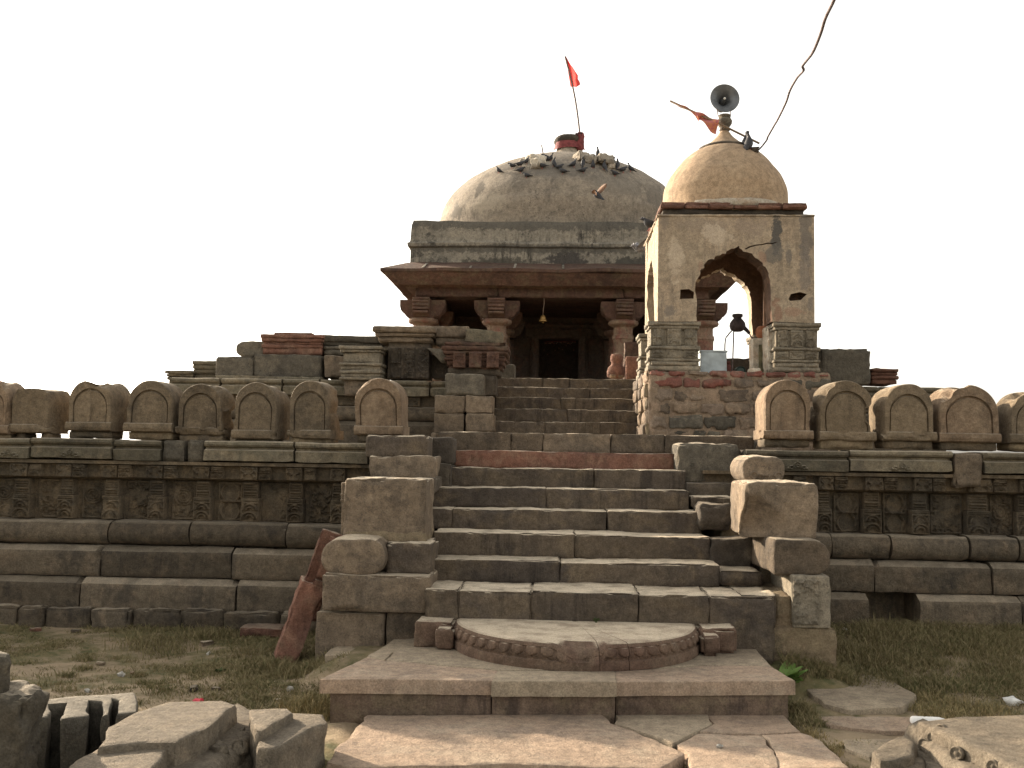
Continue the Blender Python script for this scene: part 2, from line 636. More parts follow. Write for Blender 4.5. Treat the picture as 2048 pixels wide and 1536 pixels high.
def wallplate(poly, th, holes=(), cell=.08, amp=.004, seed=0, hole_depth=None):
    """upright wall cut from a polygon in (x,z): front at y=0, back at y=th; holes go right through or, with hole_depth, end in a back face"""
    vo, faces, rings = plate(poly, holes, cell, 0.0, seed)
    n = len(vo)
    fr = np.column_stack([vo[:, 0], fbm(np.column_stack([vo * 3, np.full(len(vo), seed)]), seed, 3) * amp, vo[:, 1]])
    V = [fr]
    F_ = [list(f) for f in faces]
    cnt = n
    for ri, ring in enumerate(rings):
        dep = th if ri == 0 or hole_depth is None else hole_depth
        prev = list(ring)
        k = max(1, int(dep / max(cell, .06)))
        for j in range(1, k + 1):
            p = fr[ring].copy()
            p[:, 1] = p[:, 1] * (1 - j / k) + dep * j / k
            if j < k: p += np.column_stack([fbm(p * 6 + 3 * a + seed, seed + a, 2) for a in range(3)]) * amp * 1.2
            ids = list(range(cnt, cnt + len(ring)))
            V.append(p)
            cnt += len(ring)
            m = len(ring)
            for i in range(m):
                F_.append([prev[i], prev[(i + 1) % m], ids[(i + 1) % m], ids[i]])
            prev = ids
        if ri and hole_depth is not None:
            F_.append(prev)
    if hole_depth is None:
        b = fr.copy()
        b[:, 1] = th
        F_ += [[i + cnt for i in f][::-1] for f in faces]
    else:
        vo2, f2, r2 = plate(poly, (), cell * 2, 0.0, seed + 1)
        b = np.column_stack([vo2[:, 0], np.full(len(vo2), th), vo2[:, 1]])
        F_ += [[i + cnt for i in f][::-1] for f in f2]
    V.append(b)
    return np.concatenate(V), F_


# ------------------------------------------------------------------ ground, terraces
def gz(x, y):
    x = np.asarray(x, float)
    y = np.asarray(y, float)
    p = np.column_stack([x.ravel(), y.ravel(), 0 * x.ravel()])
    b = .022 * fbm(p * .9, 3, 3) + .010 * fbm(p * 3.5, 8, 3) + .004 * fbm(p * 14, 9, 2)
    dx = np.maximum(np.maximum(-1.55 - p[:, 0], p[:, 0] - 1.7), 0)
    dy = np.maximum(np.maximum(np.where(p[:, 0] > 0, 7.32, 7.0) - p[:, 1], p[:, 1] - 9.2), 0)
    m = .19 * (1 - sstep(0, .42, np.hypot(dx, dy)))
    r = .16 * sstep(7.0, 8.9, p[:, 1]) * sstep(1.2, 2.2, p[:, 0]) * (p[:, 1] < 30)
    l = .02 * sstep(7.4, 8.9, p[:, 1]) * sstep(-1.2, -2.0, p[:, 0])
    b = b * np.where(np.hypot(p[:, 0], p[:, 1] - 7) < 40, 1, .3)
    cut = sstep(-1.35, -1.2, p[:, 0]) * (1 - sstep(1.25, 1.35, p[:, 0])) * (p[:, 1] < 6.2)
    return (b - .01 + np.maximum(np.maximum(m, r), l) * (p[:, 1] < 30) - .035 * cut).reshape(x.shape)


def axis(a, b, step, far, grow=1.35):
    c = list(np.arange(a, b + step / 2, step))
    s = step
    lo, hi = [], []
    v = a
    while v > -far:
        s *= grow
        v -= s
        lo.append(v)
    s = step
    v = b
    while v < far:
        s *= grow
        v += s
        hi.append(v)
    return np.array(lo[::-1] + c + hi)


def ground_mat():
    b = NB('ground_soil')
    n1 = b.noise(.9, 5, .6)
    n2 = b.noise(3.2, 6, .65, offs=2)
    soil = b.mix(b.ramp(n2, .35, .65), (.31, .24, .155), (.24, .185, .12))
    turf = b.mix(b.ramp(b.noise(9, 5, .7), .35, .65), (.085, .085, .036), (.17, .14, .07))
    gm = b.noise(1.7, 6, .68, offs=6.1)
    col = b.mix(b.ramp(gm, .42, .58), soil, turf)
    sp = b.noise(60, 3, .6)
    col = b.mix(b.math('MULTIPLY', b.ramp(sp, .62, .7), .5), col, (.08, .065, .045))
    col = b.mix(b.math('MULTIPLY', b.ramp(b.noise(34, 3, .6, offs=4), .66, .74), .4), col, (.42, .36, .27))
    b.l(col, b.b.inputs['Base Color'])
    b.b.inputs['Roughness'].default_value = .95
    nr = b.bump(b.noise(22, 6, .7), .7, .03)
    nr = b.bump(b.noise(110, 4, .7), .6, .008, nr)
    b.l(nr, b.b.inputs['Normal'])
    M['ground_soil'] = b.m


ground_mat()
gx_, gy_ = axis(-7, 7, .06, 600), axis(2.0, 9.3, .055, 600)
GX, GY = np.meshgrid(gx_, gy_, indexing='ij')
gv = np.column_stack([GX.ravel(), GY.ravel(), gz(GX, GY).ravel()])
o = obj('ground', (gv, grid_quads(len(gx_), len(gy_))), 'ground_soil')
tag(o, kind='structure')

TZ = 1.645      # walkway level behind the lower wall
T2 = 2.56       # level of the upper platform
v, q = rbox(17.0, 20.0, TZ + .3, .01, 1.0)[:2]
o = obj('walkway_terrace', (v, q), 'wall_stone', None, (0, 9.78 + 10.0, (TZ - .3) / 2))
tag(o, kind='structure')


# ------------------------------------------------------------------ lower terrace wall
def sm(d, a):                                   # soft ridge of half-width a
    return np.clip(1 - np.abs(d) / a, 0, 1) ** .8


def motif(X, Z, cx, cz, s):                     # little carved niche with side curls
    x, z = (X - cx) / s, (Z - cz) / s
    r = np.hypot(x, z)
    a = sm(r - .55, .16) * (z > -.35) + sm(r - .22, .14)
    for sgn in (-1, 1):
        r2 = np.hypot(x - sgn * 1.0, z + .25)
        a = a + sm(r2 - .28, .12)
        a = a + sm(np.hypot(x - sgn * 1.45, z + .4) - .12, .12)
    a = a + sm(np.hypot(x * 1.4, z - .8) - .1, .2)
    return np.clip(a, 0, 1)


def pat(kind, u, v, seed):                      # carved relief on a unit panel, u across, v up
    n = fbm(np.column_stack([u * 9, v * 13, np.full(len(u), seed)]), seed, 2)
    fol = np.clip(1 - np.abs(n) * 5, 0, 1)
    asp = 1.7
    if kind == 'rosette':
        r = np.hypot(u - .5, (v - .56) * asp)
        th = np.arctan2((v - .56) * asp, u - .5)
        h = sm(r - .16, .05) + sm(r - .33, .06) * (.6 + .4 * np.cos(th * 12)) + (r < .08) * .6
        return np.where(r < .42, h, fol * .7)
    if kind == 'scroll':
        x, y = u - .47, (v - .6) * asp
        r = np.hypot(x, y)
        th = np.arctan2(y, x)
        h = sm(((r * 9 - th / (2 * math.pi)) % 1) - .5, .28) * (r < .4)
        return np.where(r < .43, h, fol * .8)
    if kind == 'arches':
        h = 0 * u
        for k, (cz, s) in enumerate(((.12, .42), (.12, .24), (.5, .36), (.5, .18))):
            r = np.hypot((u - .5) , (v - cz) * asp * .9)
            h = np.maximum(h, sm(r - s, .06) * (v > cz - .02))
        h = np.maximum(h, sm(v - .80, .03))
        h = np.maximum(h, sm(v - .9, .03))
        return np.maximum(h, fol * .4 * (v > .5))
    if kind == 'lines':
        h = (np.sin(v * 2 * math.pi * 6) > .1) * .9
        return h * (np.abs(u - .5) < .42)
    if kind == 'dentil':
        return (np.sin(u * 2 * math.pi * 9) > -.1) * 1.0
    if kind == 'vase':
        wv = .16 + .2 * np.abs(np.sin(v * math.pi * 2.1))
        return np.maximum(sm(np.abs(u - .5) - wv, .07), fol * .75 * (np.abs(u - .5) > wv)) + sm(v - .5, .03)
    return fol


def panel(wd, h, kind, seed, dep=.042, th=.10, cell=.0075, frame=.07):
    nx, nz = max(8, int(wd / cell)), max(8, int(h / cell))
    U, Vv = np.meshgrid(np.linspace(0, 1, nx + 1), np.linspace(0, 1, nz + 1), indexing='ij')
    u, v = U.ravel(), Vv.ravel()
    e = np.minimum(np.minimum(u, 1 - u) * wd, np.minimum(v, 1 - v) * h)
    fr = e < frame * wd
    inner = 1 - sstep(0, .02, frame * wd + .004 - e)
    hgt = np.where(fr, .55, pat(kind, u, v, seed) * inner) * dep
    x, z = (u - .5) * wd, v * h
    if dep > .03: hgt = hgt - .012 * (1 - sstep(0, .35, hgt / dep)) * (~fr)
    wear = fbm(np.column_stack([x * 8, z * 8, np.full(len(x), seed * 3.3)]), seed, 3)
    hgt = hgt * sstep(-.9, .1, wear) + wear * .003
    hgt = hgt - .012 * (1 - sstep(0, .012, e))
    V = np.column_stack([x, -hgt, z])
    q = grid_quads(nx + 1, nz + 1).tolist()
    idx = np.arange((nx + 1) * (nz + 1)).reshape(nx + 1, nz + 1)
    loop = list(idx[:, 0]) + list(idx[-1, 1:]) + list(idx[-2::-1, -1]) + list(idx[0, -2:0:-1])
    b = V[loop].copy()
    b[:, 1] = th
    n = len(V)
    m = len(loop)
    for i in range(m):
        q.append([loop[i], n + i, n + (i + 1) % m, loop[(i + 1) % m]])
    return np.concatenate([V, b]), q


COPING = [(.05, 0), (.0, .006), (.0, .10), (.045, .112), (.05, .128), (.012, .138), (.0, .155), (.006, .178), (.03, .19), (.40, .19), (.40, 0)]
TORUS = [(.26, 0), (.13, 0)] + [(.105 - .105 * math.cos(rad(t)), .11 + .108 * math.sin(rad(t))) for t in range(-90, 91, 12)] + [(.13, .22), (.26, .22)]
PLINTH = [(.4, 0), (.012, 0), (.0, .02), (.0, .20), (.012, .225), (.10, .27), (.4, .27)]


def xw(px, Y, py=960):
    return P(px, py, Y).x


def wall_run(root, xs, Y, z, prof, name, mat, seed, scale=(1, 1), relief=True, gap=.005, cell=.05):
    for i in range(len(xs) - 1):
        x0, x1 = xs[i], xs[i + 1]
        L = x1 - x0 - gap
        rs = random.Random(seed * 100 + i)
        rel = None
        if relief:
            cs = [(-.0 + k) * L / (max(1, int(L / .34))) for k in range(-3, 4)]
            cs = [c for c in cs if abs(c) < L / 2 - .06]

            def rel(X, Zz, Yy, cs=cs, sd=seed + i):
                a = 0 * X
                for c in cs: a = a + motif(X, Zz, c, .05, .055)
                on = (Zz > .004) & (Zz < .105) & (Yy < .02)
                return on * np.clip(a, 0, 1) * .024 * sstep(-.5, .3, vn(np.column_stack([X * 5, Zz * 5, 0 * X + sd]), sd))
        p = [(a * scale[0], b * scale[1]) for a, b in prof]
        vf = mould(p, L, cell if not relief else .009, .03 if not relief else .009, .005, .022, seed + i, rel)
        obj(name, vf, mat, root, ((x0 + x1) / 2, Y + rs.uniform(-.012, .02), z + rs.uniform(-.006, .006)), (rs.uniform(-.012, .012), rs.uniform(-.004, .004), rs.uniform(-.008, .008)), auto=40)


def fill(xs, lo, hi, step, rng):                # extend a list of joints outwards with ordinary stones
    xs = sorted(xs)
    while xs[0] > lo: xs.insert(0, xs[0] - rng.uniform(*step))
    while xs[-1] < hi: xs.append(xs[-1] + rng.uniform(*step))
    return xs


def lower_wall(side):
    rng = random.Random(4 + side)
    if side < 0:
        root = thing('carved_wall', 'long carved sandstone terrace wall with roll moulding left of the stone steps', 'wall', (-4.2, 9.2, 0))
        lo, hi, inner = -8.2, -1.15, -1.15
        cop = [xw(p, 9.05) for p in (-190, 60, 223, 320, 368, 405, 587, 735)]
        tor = [xw(p, 9.0, 1060) for p in (-200, 215, 378, 572, 700)]
        pl1 = [xw(p, 8.95, 1120) for p in (-160, 200, 463, 690)]
        pl2 = [xw(p, 8.88, 1190) for p in (-260, 160, 472, 680)]
        bs = [xw(p, 8.8, 1235) for p in (-30, 38, 88, 180, 262, 362, 448, 560, 640)]
        gaps = [xw(p, 9.25, 1000) for p in (-20, 73, 160, 250, 340, 432, 527, 615, 700)]
        kinds = ['scroll', 'foliage', 'scroll', 'vase', 'rosette', 'vine', 'scroll', 'scroll', 'vine']
    else:
        root = thing('carved_wall', 'carved sandstone terrace wall with a dark hole at its foot right of the steps', 'wall', (4.2, 9.2, 0))
        lo, hi, inner = 1.2, 8.0, 1.2
        cop = [xw(p, 9.05) for p in (1490, 1698, 1906, 1966, 2190)]
        tor = [xw(p, 9.0, 1080) for p in (1600, 1665, 1785, 1940, 2040, 2200)]
        pl1 = [xw(p, 8.95, 1150) for p in (1600, 1750, 1985, 2260)]
        pl2 = [xw(p, 8.88, 1220) for p in (1600, 1738, 1838, 2044, 2260)]
        bs = [xw(p, 8.8, 1260) for p in (1600, 1735, 1860, 2000, 2120)]
        gaps = [xw(p, 9.25, 1000) for p in (1580, 1662, 1760, 1855, 1975, 2060)]
        kinds = ['vine', 'vase', 'vase', 'foliage', 'rosette', 'scroll']
    rng2 = random.Random(9)
    if side < 0:
        cop, tor, pl1, pl2, bs = [fill(q, lo, -99, st, rng) for q, st in ((cop, (.6, .9)), (tor, (.8, 1.3)), (pl1, (.9, 1.4)), (pl2, (.9, 1.5)), (bs, (.3, .6)))]
        gaps = fill(gaps, lo, -99, (.38, .44), rng)
    else:
        cop, tor, pl1, pl2, bs = [fill(q, 99, hi, st, rng) if False else q + [] for q, st in ((cop, 0), (tor, 0), (pl1, 0), (pl2, 0), (bs, 0))]
        for q, st in ((cop, (.6, .9)), (tor, (.8, 1.3)), (pl1, (.9, 1.4)), (pl2, (.9, 1.5)), (bs, (.3, .6)), (gaps, (.38, .44))):
            while q[-1] < hi: q.append(q[-1] + rng.uniform(*st))
    R = Vector(root.location)
    x0, x1 = (lo - .1, inner) if side < 0 else (inner, hi + .1)
    # core of the wall behind the facing
    v, q = rbox(x1 - x0, .52, 1.60, .01, .5)[:2]
    obj('core', (v, q), 'frieze_stone', root, Vector(((x0 + x1) / 2, 9.27 + .26, .80 + .02)) - R)

    def run(xs, Y, z, prof, name, mat, seed, **k):
        xs = [x for x in xs]
        wall_run(root, [x - R.x for x in xs], Y - R.y, z - R.z, prof, name, mat, seed, **k)
    if side < 0:
        run(cop[:-4], 9.02, 1.475, COPING, 'coping_stone', 'coping_stone', 11)
        run(cop[-3:], 9.02, 1.475, COPING, 'coping_stone', 'coping_stone', 31)
        for k, (a, b) in enumerate(((cop[-5], cop[-4]), (cop[-4], cop[-3]))):
            obj('coping_block', block(b - a - .02, .35, .20, .02, .008, .03, 60 + k), 'grey_stone', root, Vector(((a + b) / 2, 9.06 + .02 * k, 1.465)) - R)
    else:
        run(cop[:3], 9.02, 1.475, COPING, 'coping_stone', 'coping_stone', 51)
        run(cop[3:], 9.02, 1.475, COPING, 'coping_stone', 'coping_stone', 71)
        a, b = cop[2], cop[3]
        obj('coping_block', block(b - a - .03, .35, .30, .02, .012, .03, 63), 'block_stone', root, Vector(((a + b) / 2, 9.03, 1.355)) - R)
    # fillet under the coping
    xm, Lf = (x0 + x1) / 2, x1 - x0
    obj('fillet_band', mould([(.3, 0), (.0, 0), (-.0, .03), (.3, .03)], Lf, .06, .05, .004, .01, 5), 'frieze_stone', root, Vector((xm, 9.06, 1.438)) - R, auto=40)
    obj('bracket_band', mould([(.3, 0), (.03, 0), (.0, .02), (.0, .14), (.3, .14)], Lf, .06, .05, .004, .01, 6), 'frieze_stone', root, Vector((xm, 9.15, 1.296)) - R, auto=40)
    k = 0
    for i in range(len(gaps) - 1):
        a, b = gaps[i], gaps[i + 1]
        if b - a > .62: continue
        c = a + (b - a) * .57                     # recessed panel, then a proud pilaster
        kd = kinds[i % len(kinds)]
        obj('frieze_panel', panel(c - a - .02, .36, kd, 20 + i + 50 * (side > 0)), 'frieze_stone', root, Vector(((a + c) / 2 + .01, 9.262, .925)) - R, smooth=True)
        pw = b - c - .025
        px = (b + c) / 2 - .005
        obj('pilaster', panel(pw, .215, 'arches', 40 + i, th=.16), 'frieze_stone', root, Vector((px, 9.17, .925)) - R)
        obj('pilaster', panel(pw * .82, .15, 'lines', 41 + i, th=.16, dep=.036), 'frieze_stone', root, Vector((px, 9.185, 1.142)) - R)
        for bx, bw in ((a + .05, .11), (px, pw * .95)):
            obj('bracket_block', panel(bw, .115, 'vase' if k % 2 else 'arches', 80 + k, th=.14, dep=.036), 'frieze_stone', root, Vector((bx, 9.095, 1.312)) - R)
            k += 1
    run(tor, 8.99, .70, TORUS, 'roll_moulding', 'wall_stone', 13, relief=False)
    run(pl1, 8.95, .428, PLINTH, 'plinth_block', 'wall_stone', 15, relief=False)
    if side > 0:
        h0, h1 = pl2[1], pl2[2]
        run(pl2[:2], 8.87, .13, PLINTH, 'plinth_block', 'wall_stone', 16, relief=False, scale=(1, 1.07))
        run(pl2[2:], 8.87, .13, PLINTH, 'plinth_block', 'wall_stone', 17, relief=False, scale=(1, 1.07))
    else:
        run(pl2, 8.87, .13, PLINTH, 'plinth_block', 'wall_stone', 18, relief=False, scale=(1, 1.07))
    for i in range(len(bs) - 1):
        a, b = bs[i], bs[i + 1]
        if side > 0 and a < 2.85 < b + .3: continue
        obj('base_stone', block(b - a - .02, .35, .36, .035, .016, .05, 200 + i + 40 * (side > 0)), 'wall_stone', root, Vector(((a + b) / 2, 8.78 + rng.uniform(-.03, .03), -.20)) - R)


lower_wall(-1)
lower_wall(1)


# ------------------------------------------------------------------ round-topped merlon stones on the wall
def arch_outline(wd, h, n=44):
    a = wd / 2
    hs_ = h - a * 1.02
    pts = [(a, z) for z in np.linspace(0, hs_, 9)[:-1]]
    pts += [(a * math.cos(t), hs_ + a * 1.02 * math.sin(t)) for t in np.linspace(0, math.pi, n)]
    pts += [(-a, z) for z in np.linspace(hs_, 0, 9)[1:]]
    return np.array(pts)


def merlon(wd, h, th, seed, border=True, flat=0.0, split=False, notch=False):
    ol = arch_outline(wd, h)
    n = len(ol)
    rings = []                                    # (scale, y)
    for y in np.linspace(th, .02, 8): rings.append((1.0, y))
    rings += [(.995, .008), (.975, 0.0), (.93, 0.0), (.88, 0.0), (.83, 0.0)]
    if border:
        rings += [(.80, .0), (.79, .028), (.757, .028), (.745, .010), (.73, .010)]
    rings += [(s, .010 if border else .003) for s in (.68, .6, .5, .4, .3, .2, .1)]
    V = []
    for s, y in rings:
        p = ol * s if s < 1 else ol.copy()
        if s < 1:
            p[:, 0] = ol[:, 0] * s
            p[:, 1] = ol[:, 1] * (s if s < .9 else 1 - (1 - s) * .6)
        V.append(np.column_stack([p[:, 0], np.full(n, y), p[:, 1]]))
    V = np.concatenate(V)
    o = seed * 4.1
    V[:, 0] += fbm(V * 3 + o, seed, 3) * .008
    V[:, 1] += fbm(V * 5 + o + 5, seed + 2, 3) * .004
    V[:, 2] += fbm(V * 3 + o + 9, seed + 4, 3) * .010 * (V[:, 2] > .1)
    rim = np.clip((np.tile(np.hypot(ol[:, 0] / (wd / 2), np.maximum(0, ol[:, 1] - (h - wd / 2)) / (wd / 2)), len(rings)) * np.repeat([s for s, _ in rings], n) - .86) / .14, 0, 1)
    ch = np.maximum(0, fbm(V * 4.2 + o + 30, seed + 6, 3) - .30) * .09 * rim
    V[:, 2] -= ch * (V[:, 2] > .2)
    V[:, 0] -= np.sign(V[:, 0]) * ch * .8
    if split: V[:, 1] += .016 * (V[:, 0] > .012 * np.sin(V[:, 2] * 9)) * (V[:, 1] < .1)
    if notch: V[:, 0] = np.where((V[:, 0] > wd * .33) & (V[:, 2] > .10) & (V[:, 2] < .25), wd * .33 + (V[:, 0] - wd * .33) * .15, V[:, 0])
    if flat: V[:, 2] = np.where(V[:, 2] > h - flat, h - flat + (V[:, 2] - h + flat) * .25 + .012 * vn(V * 9 + o, seed), V[:, 2])
    m = len(rings)
    idx = np.arange(m * n).reshape(m, n)
    q = np.stack([idx[:-1, :-1], idx[:-1, 1:], idx[1:, 1:], idx[1:, :-1]], -1).reshape(-1, 4).tolist()
    q.append(idx[0].tolist())
    q.append(idx[-1][::-1].tolist())
    for k in range(m - 1):
        q.append([int(idx[k, 0]), int(idx[k + 1, 0]), int(idx[k + 1, -1]), int(idx[k, -1])])
    return V, q


MER = [  # front x0,x1 (px), top, bottom, yaw deg, material, label
    (-62, 18, 757, 868, -6, 'merlon_warm', 'round-topped merlon stone cut off by the left edge of the photo', {}),
    (22, 98, 765, 866, -9, 'merlon_stone', 'merlon stone with a broken flat top and eroded face, gap under its base', dict(flat=.07, border=False)),
    (136, 222, 758, 862, -7, 'merlon_stone', 'round-topped merlon stone with a vertical crack down its middle', dict(split=True)),
    (252, 345, 760, 864, -3, 'merlon_stone', 'greyish round-topped merlon stone just right of the cracked one', {}),
    (356, 444, 767, 872, -4, 'merlon_stone', 'fourth round-topped merlon stone from the left side of the steps', {}),
    (466, 552, 763, 878, -5, 'merlon_stone', 'third round-topped merlon stone from the left side of the steps, below the long grey block', {}),
    (580, 660, 760, 878, -10, 'merlon_stone', 'thick merlon stone with a broken base band, second from the left side of the steps', {}),
    (712, 805, 757, 870, -2, 'merlon_warm', 'warm tan merlon stone nearest the left side of the steps', {}),
    (1530, 1622, 760, 879, 3, 'merlon_warm', 'tan merlon stone in front of the rubble tower base, sunlit left edge', {}),
    (1640, 1750, 762, 882, 5, 'merlon_stone', 'broad merlon stone with a square notch broken from its lower right side', dict(notch=True)),
    (1768, 1868, 765, 882, 5, 'merlon_stone', 'merlon stone with a cut left shoulder, right of the notched one', {}),
    (1880, 1998, 770, 885, 1, 'merlon_warm', 'wide reddish brown merlon stone standing alone against the sky', {}),
    (2020, 2120, 782, 887, 6, 'merlon_stone', 'merlon stone cut off by the right edge of the photo', {}),
]
for i, (x0, x1, y0, y1, yaw, mt, lab, kw) in enumerate(MER):
    Y = 9.13
    a, b = P(x0, 820, Y), P(x1, 820, Y)
    t, bt = P((x0 + x1) / 2, y0, Y), P((x0 + x1) / 2, y1, Y)
    h = t.z - bt.z
    root = thing('merlon_stone', lab, 'merlon', ((a.x + b.x) / 2, Y, bt.z), rad(yaw * .55), 'round-topped merlon stones on the lower wall')
    wd = b.x - a.x
    obj('arched_slab', merlon(wd, h - .055, .38 + .04 * ((i * 7) % 3 - 1), 300 + i, **kw), mt, root, (0, 0, .055), (rad(-1.5 + (i * 37 % 5) * .7), rad(((i * 53) % 7 - 3) * .8), 0), auto=38)
    lw = wd + (.03 if i % 2 else .05)
    fdn = mould([(.40, 0), (.0, 0), (-.022, .012), (-.03, .04), (-.022, .075), (-.004, .085), (.40, .085)], lw, .012, .012, .004, .10 if i in (1, 4, 5, 6, 9, 10) else .04, 340 + i,
                lambda X, Z, Yy: (Yy < .0) * .008 * motif(X, Z, 0, .045, .035))
    obj('base_band', fdn, mt, root, (0, 0, 0), auto=40)
    if i != 1:
        obj('bedding', block(lw * .9, .24, .075, .02, .01, .03, 380 + i), 'mortar' if i % 3 == 0 else 'frieze_stone', root, (0, .03, -.07))
    else:
        for dx in (-.12, .13):
            obj('bedding', block(.1, .2, .075, .02, .01, .03, 380 + i), 'frieze_stone', root, (dx, .05, -.07))


# ------------------------------------------------------------------ lower staircase
STEPS = [  # Y, top px, x0, x1, joints, material
    (7.18, 1187, 850, 1548, (918, 1063, 1278, 1420), 'step_stone'),
    (7.70, 1124, 862, 1440, (1120,), 'step_stone'),
    (8.03, 1069, 866, 1420, (1150,), 'step_stone'),
    (8.46, 1021, 852, 1404, (905, 1215), 'step_stone'),
    (8.78, 977, 846, 1378, (1092,), 'step_stone'),
    (9.10, 937, 900, 1372, (1188,), 'step_stone'),
    (9.40, 904, 905, 1352, (), 'red_stone'),
    (9.75, 868, 872, 1510, (1022, 1086, 1222, 1330), 'block_stone'),
]
stairs = thing('stone_staircase', 'flight of worn sandstone steps rising from the half-round stone to the walkway', 'steps', (0, 7.18, 0))
SR = Vector(stairs.location)
prev = .16
for i, (Y, py, x0, x1, joints, mt) in enumerate(STEPS):
    top = P((x0 + x1) / 2, py, Y).z
    nxt = STEPS[i + 1][0] if i + 1 < len(STEPS) else Y + .8
    step = thing('step', None, None, Vector((0, Y, prev)) - SR)
    step.parent = stairs
    if mt == 'red_stone': step['label'] = 'smooth red sandstone step'
    xs = [x0] + list(joints) + [x1]
    for k in range(len(xs) - 1):
        a, b = P(xs[k], py, Y).x, P(xs[k + 1], py, Y).x
        rs = random.Random(i * 20 + k)
        hh = top - prev + .012 + rs.uniform(-.006, .004)
        m2 = mt if mt == 'red_stone' else mt
        obj('step_stone', block(b - a - .003, nxt - Y + .12, hh, .020, .007, .045 if i in (0, 7) else .022, 400 + 10 * i + k, .038, .006), m2, step, ((a + b) / 2, rs.uniform(-.012, .012), -.012), (0, 0, rs.uniform(-.006, .006)))
    prev = top
# rubble and mortar packed at both ends of the flight
for sx, a, b in ((-1, -1.68, -1.16), (1, 1.05, 1.62)):
    for (y0, y1, z1) in ((7.5, 8.0, .62), (8.0, 8.5, .95), (8.5, 9.3, 1.1), (9.2, 9.8, 1.3)):
        x0_, x1_ = (a, b) if sx < 0 else ((a + (.46 if y0 < 8.1 else .22)), b)
        obj('rubble_core', block(x1_ - x0_, y1 - y0 + .1, z1, .03, .015, .03, 470 + int(y0 * 10) + sx, .08), 'mortar', stairs, Vector(((x0_ + x1_) / 2, y0, 0)) - SR)

PB = pxblock
GL = 'rough blocks piled along the steps'
# left side of the steps
PB('stone_block', 632, 1226, 768, 1300, 7.30, .5, 'block_stone', None, 'grey-brown squared block at the foot of the left stair side, left of the dark joint', 'stone block', 500, GL, embed=.18)
PB('stone_block', 773, 1226, 868, 1300, 7.30, .5, 'block_stone', None, 'squared block at the foot of the left stair side, right of the dark joint', 'stone block', 501, GL, embed=.18)
PB('stone_block', 644, 1150, 860, 1224, 7.24, .75, 'block_stone', None, 'long squared block under the round-ended stone on the left stair side', 'stone block', 502, GL, r=.035, chip=.05)
PB('stone_block', 768, 1086, 862, 1151, 7.42, .5, 'step_stone', None, 'purplish block beside the round-ended stone, left of the steps', 'stone block', 503, GL, r=.05, amp=.014, chip=.05)
PB('stone_block', 688, 958, 852, 1078, 7.62, .55, 'block_stone', None, 'big squared block with a dent in its top edge, left of the steps', 'stone block', 504, GL, r=.04, amp=.012, chip=.05)
PB('mortar_bed', 690, 1062, 850, 1100, 7.60, .6, 'mortar', None, 'pale mortar bed under the big dented block left of the steps', 'mortar', 505, None, r=.05, amp=.02)
PB('stone_block', 730, 871, 852, 916, 8.55, .55, 'step_stone', None, 'brown block topping the pile beside the left end of the red step', 'stone block', 506, GL, r=.035, chip=.05)
PB('stone_block', 738, 914, 864, 960, 8.45, .6, 'block_stone', None, 'block with a slanting broken face second from top of the left pile', 'stone block', 507, GL, r=.03, amp=.018, chip=.08)
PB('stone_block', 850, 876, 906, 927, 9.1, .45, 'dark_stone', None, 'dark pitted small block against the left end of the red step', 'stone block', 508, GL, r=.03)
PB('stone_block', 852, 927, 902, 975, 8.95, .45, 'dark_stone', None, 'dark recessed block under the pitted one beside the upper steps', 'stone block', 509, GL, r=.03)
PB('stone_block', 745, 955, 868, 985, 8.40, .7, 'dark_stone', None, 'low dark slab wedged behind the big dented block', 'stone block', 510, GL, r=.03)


def lozenge(wd, d, h, seed, left=True, right=True, amp=.01):
    V, Q, nrm, edge, ext = rbox(wd, d, h, .03, .04)
    a = h / 2
    s = np.sign(V[:, 0])
    over = np.maximum(0, np.abs(V[:, 0]) - (wd / 2 - a))
    act = ((s < 0) & left) | ((s > 0) & right)
    t = np.clip(over / a, 0, 1)
    V[:, 2] = np.where(act, V[:, 2] * np.sqrt(np.maximum(.05, 1 - t ** 2.4)), V[:, 2])
    V += np.column_stack([fbm(V * 5 + seed + 9 * k, seed + k, 3) for k in range(3)]) * amp
    V += np.array([0, d / 2, h / 2])
    return V, Q


def pxloz(name, x0, y0, x1, y1, Y, d, mat, label, seed, left, right, group=None, rz=0):
    a, b = P(x0, (y0 + y1) / 2, Y), P(x1, (y0 + y1) / 2, Y)
    t, bt = P((x0 + x1) / 2, y0, Y), P((x0 + x1) / 2, y1, Y)
    return tag(obj(name, lozenge(b.x - a.x, d, t.z - bt.z, seed, left, right), mat, None, ((a.x + b.x) / 2, Y, bt.z), (0, 0, rz)), label, 'stone block', group)


pxloz('stone_block', 642, 1076, 770, 1152, 7.28, .6, 'block_stone', 'round-ended carved stone bulging from the left stair side', 511, True, True, GL)
pl = thing('carved_slab', 'thin carved upright slab against the left side of the big dented block', 'carved slab', (P(687, 1070, 7.66).x, 7.66, P(687, 1078, 7.66).z))
obj('slab', block(.045, .45, .43, .008, .004, .012, 512, .03), 'block_stone', pl)
for k, z in enumerate((.29, .31, .33)):
    obj('carved_band', block(.06, .45, .014, .005, .003, .008, 513 + k, .03), 'block_stone', pl, (0, -.004, z))
